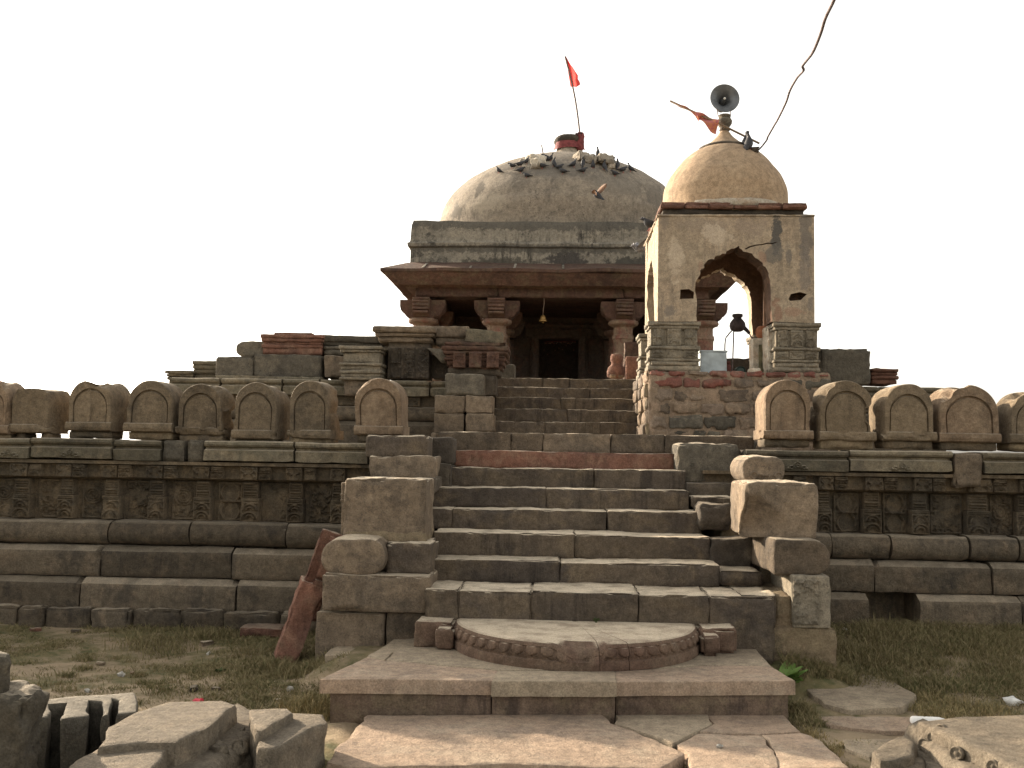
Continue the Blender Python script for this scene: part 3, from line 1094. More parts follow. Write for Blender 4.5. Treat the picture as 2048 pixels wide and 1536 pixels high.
# right side of the steps
PB('stone_block', 1482, 1255, 1674, 1312, 7.22, .7, 'mortar', None, 'mortared footing block at the right foot of the steps', 'stone block', 520, GL, r=.03, amp=.016, embed=.15)
PB('stone_block', 1548, 1192, 1590, 1258, 7.24, .7, 'mortar', None, 'narrow mortared infill left of the carved block at the right stair foot', 'stone block', 521, None, r=.02, amp=.012)
pc = PB('carved_block', 1586, 1152, 1662, 1256, 7.20, .7, 'pier_stone', None, 'grey block with feathery carving at the right foot of the steps', 'carved block', 522, GL, r=.02, amp=.01)
a, b = P(1588, 1200, 7.17), P(1640, 1200, 7.17)
ph = P(1600, 1160, 7.17).z - P(1600, 1250, 7.17).z
obj('carved_face', panel(b.x - a.x, ph, 'foliage', 77, dep=.025, th=.06, frame=.02), 'pier_stone', pc, ((a.x + b.x) / 2 - pc.location.x, 7.185 - pc.location.y, P(1600, 1250, 7.17).z - pc.location.z))
PB('stone_block', 1482, 1190, 1552, 1258, 7.20, .55, 'step_stone', None, 'stained block continuing the lowest step under its right end', 'stone block', 523, GL, r=.02, amp=.012)
pxloz('stone_block', 1546, 1080, 1662, 1152, 7.26, .85, 'block_stone', 'half-round ended smooth block below the scooped stone, right of the steps', 524, False, True, GL)
PB('stone_block', 1440, 1142, 1526, 1173, 7.65, .35, 'step_stone', None, 'low kerb stone at the right end of the second step', 'stone block', 525, GL)
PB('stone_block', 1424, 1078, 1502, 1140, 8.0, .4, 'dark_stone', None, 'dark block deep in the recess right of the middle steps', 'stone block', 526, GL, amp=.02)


def scoop(wd, d, h, seed):
    V, Q = block(wd, d, h, .04, .014, .05, seed, .03)
    c = np.array([-.48 * wd, -.05, .10 * h])
    r = np.array([.55 * wd, .26, .70 * h])
    q = (V - c) / r
    ln = np.linalg.norm(q, axis=1)
    ins = ln < 1
    V[ins] = V[ins] + np.array([.0, 1.0, 0])[None] * ((1 - ln[ins]) * .28)[:, None]
    return V, Q


a, b = P(1492, 1020, 7.45), P(1636, 1020, 7.45)
t, bt = P(1550, 966, 7.45), P(1550, 1078, 7.45)
tag(obj('stone_block', scoop(b.x - a.x, .70, t.z - bt.z, 528), 'block_stone', None, ((a.x + b.x) / 2, 7.45, bt.z)), 'large block with a sunlit scooped hollow in its face, right of the steps', 'stone block', GL)
rb = tag(obj('carved_block', lozenge(P(1572, 940, 8.25).x - P(1482, 940, 8.25).x, .5, P(1515, 912, 8.25).z - P(1515, 968, 8.25).z, 529, True, True), 'block_stone', None, (P(1527, 940, 8.25).x, 8.25, P(1517, 968, 8.25).z)), 'rounded stone with a carved lotus on its face, on the scooped block', 'carved block', GL)
for k, (dx, dz, rr) in enumerate(((-.10, .07, .032), (-.05, .045, .036), (.0, .04, .036), (.05, .045, .036), (.10, .07, .032))):
    pr = [(rr, 0), (rr * 1.0, .006), (rr * .8, .012), (rr * .7, .004), (rr * .5, .002), (.001, .004)]
    obj('carved_petal', move(lathe(pr, 16), rx=rad(90)), 'block_stone', rb, (dx + .02, -.005, dz))
PB('stone_block', 1354, 886, 1480, 966, 9.15, .5, 'grey_stone', None, 'large grey block at the right end of the red step', 'stone block', 530, GL, r=.06, amp=.014, chip=.06)
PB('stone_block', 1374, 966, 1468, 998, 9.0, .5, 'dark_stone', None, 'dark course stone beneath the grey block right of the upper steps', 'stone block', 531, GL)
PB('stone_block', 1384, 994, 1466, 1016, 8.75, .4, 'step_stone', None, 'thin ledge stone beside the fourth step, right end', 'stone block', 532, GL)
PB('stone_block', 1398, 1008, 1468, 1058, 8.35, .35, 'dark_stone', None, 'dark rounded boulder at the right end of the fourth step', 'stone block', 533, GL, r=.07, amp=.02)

# ------------------------------------------------------------------ red carved fragment leaning left of the steps
rp = PZ(572, 1298, .10)
lean = thing('carved_fragment', 'broken red carved column fragment leaning against the left stair side', 'carved fragment', (rp.x, rp.y, .04))
tp = P(662, 1056, 7.60)
d_ = (tp - Vector((rp.x, rp.y, .08)))
ax = d_.normalized()
L_ = d_.length
rot = ax.to_track_quat('Z', 'Y').to_euler()
v1, q1 = block(.30, .17, L_ * .60, .02, .014, .07, 540, .03, .05)
obj('shaft', (v1 + np.array([.02, -.085, 0]), q1), 'red_stone', lean, (0, 0, 0), rot)
v2, q2 = block(.26, .17, L_ * .43, .02, .016, .09, 541, .03, .06)
obj('upper_shaft', (v2 + np.array([.05, -.10, L_ * .58]), q2), 'red_stone', lean, (0, 0, 0), rot)
for k, (z, l) in enumerate(((.34, .30), (.66, .16), (.84, .15))):
    v3, q3 = block(.07, .12, L_ * l, .012, .008, .05, 542 + k, .03, .04)
    obj('carved_fillet', (v3 + np.array([-.09, -.12, L_ * z]), q3), 'red_stone', lean, (0, 0, 0), rot)
p = PZ(522, 1262, .05)
tag(obj('stone_block', block(.36, .25, .07, .02, .01, .04, 548), 'red_stone', None, (p.x, p.y, .0), (0, 0, .05)), 'low flat red stone lying at the wall foot by the leaning fragment', 'stone block')


# ------------------------------------------------------------------ platform, half-round stone, paving
def polyZ(px, z):
    return [(PZ(x, y, z).x, PZ(x, y, z).y) for x, y in px]


def shrink(poly, d):
    p = np.array(poly)
    t = np.roll(p, -1, 0) - np.roll(p, 1, 0)
    area = .5 * np.sum(p[:, 0] * np.roll(p[:, 1], -1) - np.roll(p[:, 0], -1) * p[:, 1])
    nr = np.column_stack([t[:, 1], -t[:, 0]]) * (1 if area > 0 else -1)
    nr /= np.linalg.norm(nr, axis=1, keepdims=True)
    return [tuple(q) for q in p - nr * d]


plat = thing('stone_platform', 'low stepped platform of pinkish slabs in front of the half-round stone', 'platform', (0, 5.95, 0))
PR = Vector(plat.location)


def child_slab(name, px, z0, z1, mat, parent, seed, cell=.06, amp=.004, bevel=.007, gap=.004, jit=.006, base=None):
    poly = np.array(shrink(polyZ(px, z1), gap))
    c = poly.mean(0)
    vf = slab(poly - c, 0, z1 - z0, cell, amp, bevel, seed, jit)
    off = Vector((c[0], c[1], z0)) - (base or Vector((0, 0, 0)))
    return obj(name, vf, mat, parent, off, auto=50)


ZP = .25
child_slab('top_slab', [(642, 1357), (984, 1361), (994, 1341), (880, 1331), (770, 1321), (735, 1313)], .165, ZP, 'pink_slab', plat, 600, base=PR)
child_slab('top_slab', [(985, 1362), (1232, 1363), (1229, 1342), (996, 1341)], .165, ZP + .004, 'pale_slab', plat, 601, base=PR)
child_slab('top_slab', [(1233, 1363), (1588, 1361), (1543, 1333), (1400, 1331), (1230, 1342)], .165, ZP, 'pink_slab', plat, 602, base=PR)
child_slab('top_slab', [(772, 1320), (882, 1330), (996, 1340), (1230, 1341), (1400, 1330), (1542, 1332), (1496, 1280), (1400, 1270), (900, 1270), (812, 1278)], .15, ZP - .002, 'pale_slab', plat, 603, base=PR)
child_slab('top_slab', [(735, 1312), (770, 1320), (812, 1278), (790, 1276)], .14, ZP - .012, 'pale_slab', plat, 604, base=PR)
FE = [PZ(x, y, ZP) for x, y in ((642, 1357), (984, 1361), (1232, 1363), (1588, 1361))]   # front edge of the slabs
for k in range(3):
    a, b = FE[k], FE[k + 1]
    xa, xb = a.x + (.05 if k == 0 else .001), b.x - (.03 if k == 2 else .001)
    obj('riser_stone', block(xb - xa, .42, .203, .012, .006, .022, 610 + k, .045), 'riser_stone', plat, Vector(((xa + xb) / 2, (a.y + b.y) / 2 + .016, -.035)) - PR, (0, 0, math.atan2(b.y - a.y, b.x - a.x)))
v, q = rbox(2.55, 1.15, .22, .03, .3)[:2]
obj('rubble_core', (v, q), 'mortar', plat, Vector((-.05, 6.95 - .05, .06)) - PR)

mcx, mcy, mr = (P(905, 1260, 7.0).x + P(1400, 1260, 7.0).x) / 2, 7.17, .868
moon = thing('moonstone', 'half-round moonstone with a lotus petal rim at the foot of the steps', 'moonstone', (mcx, mcy, ZP))


def petal(A, Z, R):
    ph = ((A * 27 / math.pi) % 1 - .5) * 2
    zz = np.clip((Z - .080) / .034, 0, 1)
    U = np.sqrt(np.clip(1 - (1 - zz) ** 2, 0, 1)) * .86
    on = (Z > .072) & (Z < .138)
    line = sm(np.abs(ph) - U, .22) * on
    body = on * (np.abs(ph) < U) * .006 * (1 - ph ** 2)
    return body - .010 * line - .005 * ((Z > .060) & (Z < .071))


prof = [(.868, 0), (.872, .02), (.868, .055), (.862, .062), (.862, .075)] + [(.866 - .010 * ((z - .10) / .03) ** 2, z) for z in np.linspace(.073, .138, 20)] + [(.852, .14), (.846, .15), (.838, .160), (.82, .166)] + [(r, .168) for r in (.75, .66, .55, .42, .28, .14, .02)]
segs = [(math.pi, math.pi * 1.5485), (math.pi * 1.55, math.pi * 1.6195), (math.pi * 1.6215, math.pi * 2)]
for k, (a0, a1) in enumerate(segs):
    n = max(12, int((a1 - a0) * 230))
    V, f = lathe(prof, n, .003, 620 + k, cap=False, arc=(a0, a1), ridge=petal)
    # broken away rim right of the middle
    an = np.arctan2(V[:, 1], V[:, 0]) % (2 * math.pi)
    ch = sstep(1.415 * math.pi, 1.50 * math.pi, an) * (1 - sstep(1.55 * math.pi, 1.57 * math.pi, an)) * (V[:, 2] > .07)
    rr = np.hypot(V[:, 0], V[:, 1])
    cut = ch * np.clip((rr - .74) / .12, 0, 1) * (.05 + .03 * fbm(V * 7, 5, 3))
    V[:, 2] -= cut
    V[:, 2] += fbm(V * 3, 44, 3) * .003
    m = len(prof)
    idx = np.arange(len(V)).reshape(-1, m)
    f.append(idx[0].tolist())
    f.append(idx[-1][::-1].tolist())
    obj('stone_segment', (V, f), 'moon_riser', moon, auto=50)
for k, (x0, x1, Y, y1, r, mt, dz) in enumerate(((830, 906, 6.98, 1285, .03, 'red_mix', 0), (868, 908, 6.86, 1290, .05, 'red_mix', -.02), (1400, 1474, 6.98, 1300, .04, 'red_mix', 0), (1402, 1442, 6.86, 1300, .06, 'red_mix', -.025))):
    a, b = P(x0, 1265, Y).x, P(x1, 1265, Y).x
    obj('flank_stone', block(b - a, .26, .17 + dz, r, .008, .03, 640 + k, .03), 'moon_riser', moon, Vector(((a + b) / 2, Y, ZP - .004)) - Vector(moon.location))
v, q = rbox(1.9, .3, .15, .02, .2)[:2]
obj('rubble_core', (v, q), 'step_stone', moon, (0, .02 + .1, .075))

FL = [
    ('pink_slab', .05, [(655, 1524), (735, 1431), (1198, 1428), (1226, 1446), (1330, 1490), (1366, 1507), (1322, 1535), (1000, 1529), (700, 1534)], 'largest pinkish flagstone, crossing the foreground below the platform'),
    ('pale_slab', .048, [(1232, 1429), (1410, 1427), (1425, 1446), (1395, 1462), (1345, 1486), (1232, 1446)], 'greyish flaked flagstone against the right part of the platform front'),
    ('pink_slab', .045, [(1414, 1427), (1560, 1426), (1600, 1462), (1520, 1467), (1400, 1463), (1430, 1446)], 'small pinkish flagstone under the right corner of the platform'),
    ('pink_slab', .04, [(1352, 1489), (1398, 1466), (1520, 1470), (1545, 1500), (1556, 1537), (1380, 1540), (1374, 1508)], 'cracked tan flagstone right of the largest flagstone at the bottom edge'),
    ('pink_slab', .04, [(1526, 1470), (1606, 1465), (1640, 1480), (1694, 1536), (1562, 1537), (1550, 1500)], 'pinkish flagstone with a worn right edge beside the dry grass strip'),
    ('pink_slab', .0, [(560, 1620), (640, 1538), (1000, 1533), (1322, 1539), (1380, 1544), (1720, 1542), (1790, 1640)], 'lower flagstone row cut off by the bottom edge of the photo'),
    ('pale_slab', .12, [(1584, 1346), (1692, 1342), (1775, 1358), (1834, 1388), (1806, 1414), (1700, 1420), (1650, 1408)], 'broad tan flagstone lying in the grass right of the platform'),
    ('pink_slab', .07, [(1640, 1432), (1826, 1434), (1822, 1462), (1740, 1460), (1662, 1450)], 'narrow pinkish flagstone between the bottle and the carved stones'),
    ('pale_slab', .05, [(1684, 1480), (1796, 1478), (1786, 1500), (1740, 1514), (1694, 1494)], 'small flagstone beside the carved stones at the lower right'),
    ('pale_slab', .17, [(652, 1310), (682, 1288), (752, 1288), (730, 1308)], 'small grey slab in the weeds below the left stair side'),
]
for k, (mt, z, px, lab) in enumerate(FL):
    if k in (6, 7, 8, 9):
        q_ = polyZ(px, z)
        z = float(np.mean([gz(np.array([a]), np.array([b]))[0] for a, b in q_])) + .022
    poly = np.array(shrink(polyZ(px, z), .0035))
    c = poly.mean(0)
    tag(obj('flagstone', slab(poly - c, 0, .10, .045, .006, .005, 650 + k, .014), mt, None, (c[0], c[1], z - .10), auto=50), lab, 'flagstone', 'flagstones laid in front of the steps')

# ------------------------------------------------------------------ carved fragments lying in the foreground
GF = 'carved fragments lying in the foreground'


def frag_slab(root, name, px, z0, z1, mat, seed, **k):
    return child_slab(name, px, z0, z1, mat, root, seed, base=Vector(root.location), **k)


fr = thing('carved_fragment', 'dark block with two deep square grooves lying at the left edge', 'carved fragment', PZ(150, 1400, .30) - Vector((0, 0, .3)), group=GF)
frag_slab(fr, 'grooved_block', [(22, 1421), (50, 1402), (95, 1400), (180, 1390), (262, 1386), (271, 1399), (272, 1420), (238, 1424), (240, 1398), (222, 1396), (220, 1410), (214, 1426), (208, 1428), (206, 1402), (178, 1400), (172, 1414), (170, 1430), (130, 1433), (134, 1406), (98, 1408), (92, 1431), (30, 1436)], -.05, .30, 'groove_stone', 660, cell=.035, gap=.002, amp=.01, bevel=.012)
fr = thing('carved_fragment', 'large flat carved slab with a moulded right side in the left foreground', 'carved fragment', PZ(330, 1470, .27) - Vector((0, 0, .27)), group=GF)
frag_slab(fr, 'top_slab', [(205, 1490), (226, 1453), (274, 1425), (342, 1404), (441, 1400), (470, 1408), (402, 1456), (350, 1481), (290, 1479)], .13, .30, 'carved_slab', 661, cell=.04, gap=0, amp=.009, bevel=.014)
frag_slab(fr, 'lower_slab', [(143, 1532), (207, 1492), (290, 1483), (352, 1484), (320, 1512), (286, 1560), (130, 1590)], .10, .26, 'carved_slab', 662, cell=.04, gap=0, amp=.009, bevel=.014)
frag_slab(fr, 'moulding', [(345, 1500), (405, 1462), (474, 1412), (500, 1426), (505, 1450), (440, 1500), (380, 1560), (300, 1600)], .0, .20, 'carved_slab', 663, cell=.04, gap=0, amp=.014, bevel=.05)
frag_slab(fr, 'base_block', [(180, 1560), (230, 1470), (300, 1430), (470, 1422), (512, 1450), (520, 1480), (470, 1545), (430, 1620), (160, 1640)], -.06, .11, 'carved_slab', 664, cell=.04, gap=0, amp=.018, bevel=.03)
for k, (x, y, s) in enumerate(((412, 1470, .07), (436, 1482, .06), (455, 1468, .055), (400, 1500, .06), (470, 1500, .06), (430, 1512, .07), (486, 1474, .05), (446, 1505, .05), (385, 1520, .06))):
    p = PZ(x, y, .17)
    obj('carved_scroll', block(s * 1.2, s, .07, .018, .01, .03, 670 + k, .02), 'carved_slab', fr, p - Vector(fr.location) - Vector((0, 0, .03)), (.2, -.3, .5 + k))
fr = thing('carved_fragment', 'ledged slab with a chipped dark front right of the large flat carved slab', 'carved fragment', PZ(580, 1450, .22) - Vector((0, 0, .22)), group=GF)
frag_slab(fr, 'upper_ledge', [(506, 1436), (500, 1420), (572, 1417), (582, 1426), (520, 1460), (510, 1456)], .10, .27, 'carved_slab', 681, cell=.035, gap=0, amp=.008)
frag_slab(fr, 'lower_ledge', [(516, 1470), (584, 1428), (640, 1430), (648, 1442), (600, 1470), (556, 1492), (520, 1494)], -.06, .22, 'carved_slab', 682, cell=.035, gap=0, amp=.012, bevel=.02)
for k, (x, y, s) in enumerate(((505, 1500, .13), (548, 1512, .15), (476, 1522, .1))):
    p = PZ(x, y, .06)
    obj('broken_lump', block(s, s * .8, .14, .035, .02, .05, 685 + k, .025), 'carved_slab', fr, p - Vector(fr.location) - Vector((0, 0, .1)), (0, .15, .4 + k))
fr = thing('stone_lump', 'tall rough lump of stone cut off by the lower left corner', 'stone lump', (P(-20, 1500, 4.35).x, 4.35, 0), group=GF)
vv, qq = block(.26, .32, .50, .09, .03, .06, 690, .025)
obj('lower_lump', (vv, qq), 'grey_stone', fr, (0, 0, 0), (0, .05, .2))
vv, qq = block(.17, .2, .19, .07, .02, .05, 691, .02)
obj('upper_lump', (vv, qq), 'grey_stone', fr, (-.035, .04, .46), (0, -.1, .5))

# right foreground
fr = thing('carved_fragment', 'large carved slab with stepped scroll mouldings in the lower right corner', 'carved fragment', PZ(1950, 1490, .16) - Vector((0, 0, .16)), group=GF)
frag_slab(fr, 'top_slab', [(1842, 1440), (1930, 1433), (2048, 1431), (2200, 1436), (2240, 1620), (2120, 1620), (2030, 1534), (1930, 1482)], .08, .20, 'carved_slab', 700, cell=.04, gap=0, amp=.007, bevel=.02)
frag_slab(fr, 'middle_moulding', [(1824, 1450), (1846, 1440), (1935, 1484), (2036, 1538), (2110, 1600), (2060, 1640), (1990, 1570), (1900, 1510)], .02, .13, 'carved_slab', 701, cell=.035, gap=0, amp=.012, bevel=.035)
frag_slab(fr, 'lower_moulding', [(1812, 1468), (1830, 1452), (1905, 1506), (1990, 1560), (2050, 1640), (1960, 1660), (1880, 1560)], -.06, .07, 'carved_slab', 702, cell=.035, gap=0, amp=.014, bevel=.035)
for k, (x, y, z) in enumerate(((1848, 1450, .17), (1884, 1456, .19), (1915, 1500, .17), (1908, 1516, .1), (1850, 1482, .12), (1988, 1526, .18), (2016, 1530, .18), (1945, 1530, .12), (1868, 1470, .16), (1960, 1550, .1))):
    p = PZ(x, y, z)
    pr = [(.034, -.02), (.034, .006), (.028, .012), (.022, .006), (.012, .005), (.008, .012), (.001, .012)]
    obj('carved_scroll', move(lathe(pr, 18, .006, k), rz=0, rx=rad(78)), 'carved_slab', fr, p - Vector(fr.location) + Vector((0, .01, -.02)), (0, 0, rad(-48)))
fr = thing('carved_fragment', 'smaller chipped block with a flat top beside the scroll moulding slab', 'carved fragment', PZ(1790, 1500, .1) - Vector((0, 0, .1)), group=GF)
frag_slab(fr, 'top_slab', [(1752, 1496), (1806, 1471), (1826, 1484), (1822, 1505), (1790, 1516), (1766, 1514)], -.05, .13, 'carved_slab', 703, cell=.03, gap=0, amp=.012, bevel=.02)
frag_slab(fr, 'broken_side', [(1760, 1512), (1792, 1516), (1824, 1506), (1834, 1530), (1790, 1548), (1756, 1546)], -.05, .08, 'carved_slab', 704, cell=.03, gap=0, amp=.02, bevel=.03)

# ------------------------------------------------------------------ upper platform, its wall and steps
X2L, X2R = -5.35, 5.05
v, q = rbox(X2R - X2L - .02, 13.0, T2 - TZ + .2, .01, 1.0)[:2]
o = obj('upper_terrace', (v, q), 'wall_stone', None, ((X2L + X2R) / 2, 14.85 + 6.5, (T2 + TZ - .2) / 2))
tag(o, kind='structure')
ST2 = [(13.0, 868, 985, 1284, (1110,)), (13.2, 843, 988, 1281, (1090, 1200)), (13.5, 819, 988, 1283, (1135,)), (13.8, 796, 990, 1282, (1122,)), (14.1, 776, 990, 1282, (1180,)), (14.4, 757, 992, 1280, (1085, 1140))]
st2 = thing('stone_staircase', 'narrow upper flight of steps leading to the dark temple porch', 'steps', (.05, 13.0, TZ))
prev = TZ - .02
for i, (Y, py, x0, x1, joints) in enumerate(ST2):
    top = P((x0 + x1) / 2, py, Y).z
    nxt = ST2[i + 1][0] if i < 5 else Y + .5
    step = thing('step', None, None, Vector((.05, Y, prev)) - Vector(st2.location))
    step.parent = st2
    xs = [x0] + list(joints) + [x1]
    for k in range(len(xs) - 1):
        a, b = P(xs[k], py, Y).x, P(xs[k + 1], py, Y).x
        rs = random.Random(i * 31 + k)
        obj('step_stone', block(b - a - .003, nxt - Y + .12, top - prev + .012 + rs.uniform(-.008, .005), .022, .006, .02, 720 + 10 * i + k, .045, .008), 'step_stone', step, ((a + b) / 2 - .05, rs.uniform(-.012, .012), -.012))
    prev = top
prev_top = prev


def upper_wall(label, x0, x1, Y0, seed):
    root = thing('upper_terrace_wall', label, 'wall', ((x0 + x1) / 2, Y0, TZ))
    R = Vector(root.location)
    rng = random.Random(seed)
    L = x1 - x0
    v, q = rbox(L, 1.5, T2 - TZ - .02, .01, .4)[:2]
    obj('core', (v, q), 'frieze_stone', root, (0, .17 + .75, (T2 - TZ) / 2 - .01))
    for nm, prof, z, dy, mt, st, rel, sc in (('coping_stone', COPING, 2.33, .02, 'coping_stone', (.5, .9), True, (1, 1.15)), ('roll_moulding', TORUS, 1.99, .03, 'wall_stone', (.7, 1.2), False, (1, .95)), ('plinth_block', PLINTH, TZ - .02, .0, 'wall_stone', (.7, 1.2), False, (1, 1.38))):
        xs = [x0]
        while xs[-1] < x1 - .3: xs.append(min(x1, xs[-1] + rng.uniform(*st)))
        xs[-1] = x1
        for i in range(len(xs) - 1):
            a, b = xs[i], xs[i + 1]
            rl = (lambda X, Zz, Yy, l=b - a: (Zz > .004) & (Zz < .12) & (Yy < .02)) and None
            p = [(y * sc[0], zz * sc[1]) for y, zz in prof]
            if rel:
                rl = lambda X, Zz, Yy: ((Zz > .004) & (Zz < .12) & (Yy < .02)) * motif(X, Zz, 0, .06, .06) * .014
            obj(nm, mould(p, b - a - .014, .02 if rel else .06, .02 if rel else .03, .006, .025, seed + i, rl), mt, root, Vector(((a + b) / 2, Y0 + dy + rng.uniform(-.015, .015), z)) - R, auto=40)
    n = int(L / .42)
    for i in range(n):
        a = x0 + (i + .5) * L / n
        obj('frieze_panel', panel(L / n * .55, .13, ('vase', 'arches', 'lines')[i % 3], seed + 60 + i, cell=.014, th=.2), 'frieze_stone', root, Vector((a, Y0 + .13, 2.20)) - R)
    return root


upper_wall('left upper terrace wall of carved stones behind the merlons', X2L, -.97, 13.3, 40)
upper_wall('right upper terrace wall running out from behind the domed tower', 2.9, X2R, 13.3, 43)
for k, (x0, y0, x1, y1, Y, lab, mt) in enumerate((
    (890, 748, 968, 791, 12.75, 'dark squared block on top of the two pairs left of the upper steps', 'grey_stone'),
    (966, 752, 992, 791, 13.05, 'narrow dark block against the upper steps, behind the squared block', 'dark_stone'),
    (869, 791, 929, 826, 12.75, 'rounded upper left block of the two pairs beside the upper steps', 'block_stone'),
    (931, 791, 985, 826, 12.75, 'upper right block of the two pairs beside the upper steps', 'block_stone'),
    (867, 827, 927, 866, 12.72, 'lower left block of the two pairs beside the upper steps', 'block_stone'),
    (931, 827, 988, 866, 12.72, 'lower right block of the two pairs beside the upper steps', 'block_stone'),
    (992, 728, 1029, 760, 15.0, 'small grey block standing at the left top of the upper steps', 'grey_stone'))):
    PB('stone_block', x0, y0, x1, y1, Y, .45, mt, None, lab, 'stone block', 760 + k, 'squared blocks beside the upper steps', r=.03, chip=.04)
PB('stone_block', 862, 866, 1000, 905, 12.70, .6, 'block_stone', None, 'long low footing block under the two pairs beside the upper steps', 'stone block', 769, None, embed=.02)


# ------------------------------------------------------------------ carved fragments stacked on the upper platform
def tiers(levels, d, seed, cell=.045, r=.012, amp=.006, chip=.03):
    """stack of (z0, z1, width, forward) mouldings as one mesh"""
    parts = []
    for k, (z0, z1, wd, fw) in enumerate(levels):
        v, q = block(wd, d + fw, z1 - z0, min(r, (z1 - z0) * .4), amp, chip, seed + k, cell, .004)
        parts.append((v + np.array([0, -fw, z0]), q.tolist()))
    return join(*parts)


GU = 'carved fragments stacked on the upper platform'


def pxt(name, x0, y0, x1, y1, Y, d, levels, mat, label, seed, group=GU, cat='carved fragment', rz=0.0, ry=0.0, **k):
    """levels in fractions of height and width, forward in metres"""
    a, b = P(x0, (y0 + y1) / 2, Y), P(x1, (y0 + y1) / 2, Y)
    t, bt = P((x0 + x1) / 2, y0, Y), P((x0 + x1) / 2, y1, Y)
    wd, h = b.x - a.x, t.z - bt.z
    lv = [(l[0] * h, l[1] * h, l[2] * wd, l[3]) for l in levels]
    o = obj(name, tiers(lv, d, seed, **k), mat, None, ((a.x + b.x) / 2, Y, bt.z), (0, ry, rz))
    return tag(o, label, cat, group)


CORN = [(0, .35, .88, 0), (.35, .62, .84, -.02), (.62, .76, .93, .02), (.76, .88, .97, .04), (.88, 1.0, 1.0, .06)]
# corner blocks at the left end
pxt('cornice_block', 332, 742, 388, 790, 14.0, .6, CORN, 'coping_stone', 'leftmost moulded corner block, lowest of the upper fragments against the sky', 800)
pxt('cornice_block', 386, 722, 436, 790, 14.05, .6, CORN, 'coping_stone', 'moulded corner block one step higher than the leftmost one', 803)
PB('stone_block', 330, 786, 470, 880, 13.9, .6, 'frieze_stone', None, 'low wall block under the moulded corner blocks at the left end', 'stone block', 806, GU)
PB('stone_block', 430, 713, 506, 755, 13.6, .5, 'grey_stone', None, 'plain grey block with chamfered top left of the long plain block', 'stone block', 807, GU, r=.04, chip=.04)
PB('stone_block', 508, 709, 642, 755, 13.6, .5, 'grey_stone', None, 'long plain grey block under the red carved block', 'stone block', 808, GU, r=.02, chip=.05)
PB('stone_block', 430, 752, 642, 772, 13.5, .5, 'coping_stone', None, 'thin course of stone under the plain grey blocks', 'stone block', 809, GU)
pxloz('stone_block', 472, 682, 530, 713, 13.75, .4, 'grey_stone', 'short round-ended grey stone left of the red carved block, against the sky', 811, True, False, GU)
pxt('carved_block', 522, 665, 648, 709, 13.7, .5, [(0, .3, .93, 0), (.3, .44, .96, .02), (.44, .58, .92, -.01), (.58, .74, .97, .03), (.74, .9, 1, .05), (.9, 1.0, .6, .0)], 'red_stone', 'red carved moulded block on top of the long plain block', 812)
pxt('carved_slab', 644, 672, 768, 692, 13.8, .5, [(0, .35, .96, 0), (.35, 1, 1, .03)], 'grey_stone', 'grey moulded slab lying on a second slab right of the red block', 820, cat='carved slab', r=.03, ry=rad(1))
pxt('carved_slab', 646, 692, 768, 711, 13.75, .5, [(0, .6, .97, 0), (.6, 1, 1, .015)], 'grey_stone', 'lower grey moulded slab right of the red block', 823, cat='carved slab', r=.03)
PB('stone_block', 648, 711, 692, 755, 13.6, .5, 'block_stone', None, 'block half hidden behind the carved pedestal, right of the sky gap', 'stone block', 826, GU)
pxt('carved_pedestal', 679, 692, 764, 760, 13.15, .45, [(0, .08, 1, .03), (.08, .2, .94, .0), (.2, .3, .98, .03), (.3, .42, .92, .0), (.42, .5, 1, .04), (.5, .82, .86, -.02), (.82, .9, .95, .02), (.9, 1, 1, .05)], 'pier_stone', 'square carved pedestal with bands of moulding among the upper fragments', 830, cat='pedestal')
PB('stone_block', 688, 760, 750, 792, 13.2, .5, 'block_stone', None, 'plain block under the carved pedestal', 'stone block', 839, GU)
pxt('carved_pier', 772, 684, 862, 758, 13.4, .4, [(0, 1, .92, 0)], 'dark_stone', 'dark upright slab with carved borders under the broad coping slab', 840, cat='carved slab')
a = P(818, 756, 13.37)
pr_ = bpy.data.objects['carved_pier']
for k, (px, kd) in enumerate(((790, 'vase'), (818, 'foliage'), (846, 'vine'))):
    w_ = P(px + 11, 720, 13.36).x - P(px - 11, 720, 13.36).x
    obj('carved_panel', panel(w_, .40, kd, 90 + k, cell=.011, th=.05), 'dark_stone', pr_, P(px, 755, 13.37) - pr_.location)
PB('stone_block', 760, 700, 776, 758, 13.7, .3, 'dark_stone', None, 'narrow dark stone in the gap between pedestal and dark carved slab', 'stone block', 839, GU)
pxt('coping_slab', 746, 653, 872, 684, 13.3, .65, [(0, .35, .86, -.02), (.35, .6, .94, .02), (.6, 1, 1, .06)], 'block_stone', 'broad coping slab with bevelled underside on the dark carved slab', 845, cat='coping slab', r=.03)
pxt('carved_slab', 868, 653, 938, 690, 13.5, .45, [(0, .4, .9, 0), (.4, 1, 1, .04)], 'block_stone', 'coping slab between the broad coping slab and the tilted plank of stone', 850, cat='coping slab', r=.02)
PB('stone_plank', 930, 660, 1003, 686, 13.25, .4, 'coping_stone', None, 'plain stone plank tilted down to the right on the red carved capital', 'stone plank', 855, GU, ry=rad(5), r=.012)
cp = pxt('carved_capital', 884, 684, 1018, 738, 13.1, .55, [(0, .12, .80, 0), (.12, .30, .86, .03), (.30, .40, .92, .05), (.40, .52, .88, .04), (.52, .66, .96, .07), (.66, .84, 1.0, .09), (.84, 1.0, .92, .06)], 'temple_stone', 'reddish carved column capital lying above the dark squared block', 860, cat='capital', r=.02, amp=.01, chip=.05)
for k, px in enumerate((918, 950, 985)):
    obj('carved_bracket', panel(.16, .2, 'scroll', 95 + k, cell=.011, th=.1, dep=.03), 'temple_stone', cp, P(px, 735, 12.98) - cp.location)
PB('stone_block', 895, 736, 1000, 750, 13.1, .5, 'dark_stone', None, 'thin dark stone under the red carved capital', 'stone block', 868, GU)
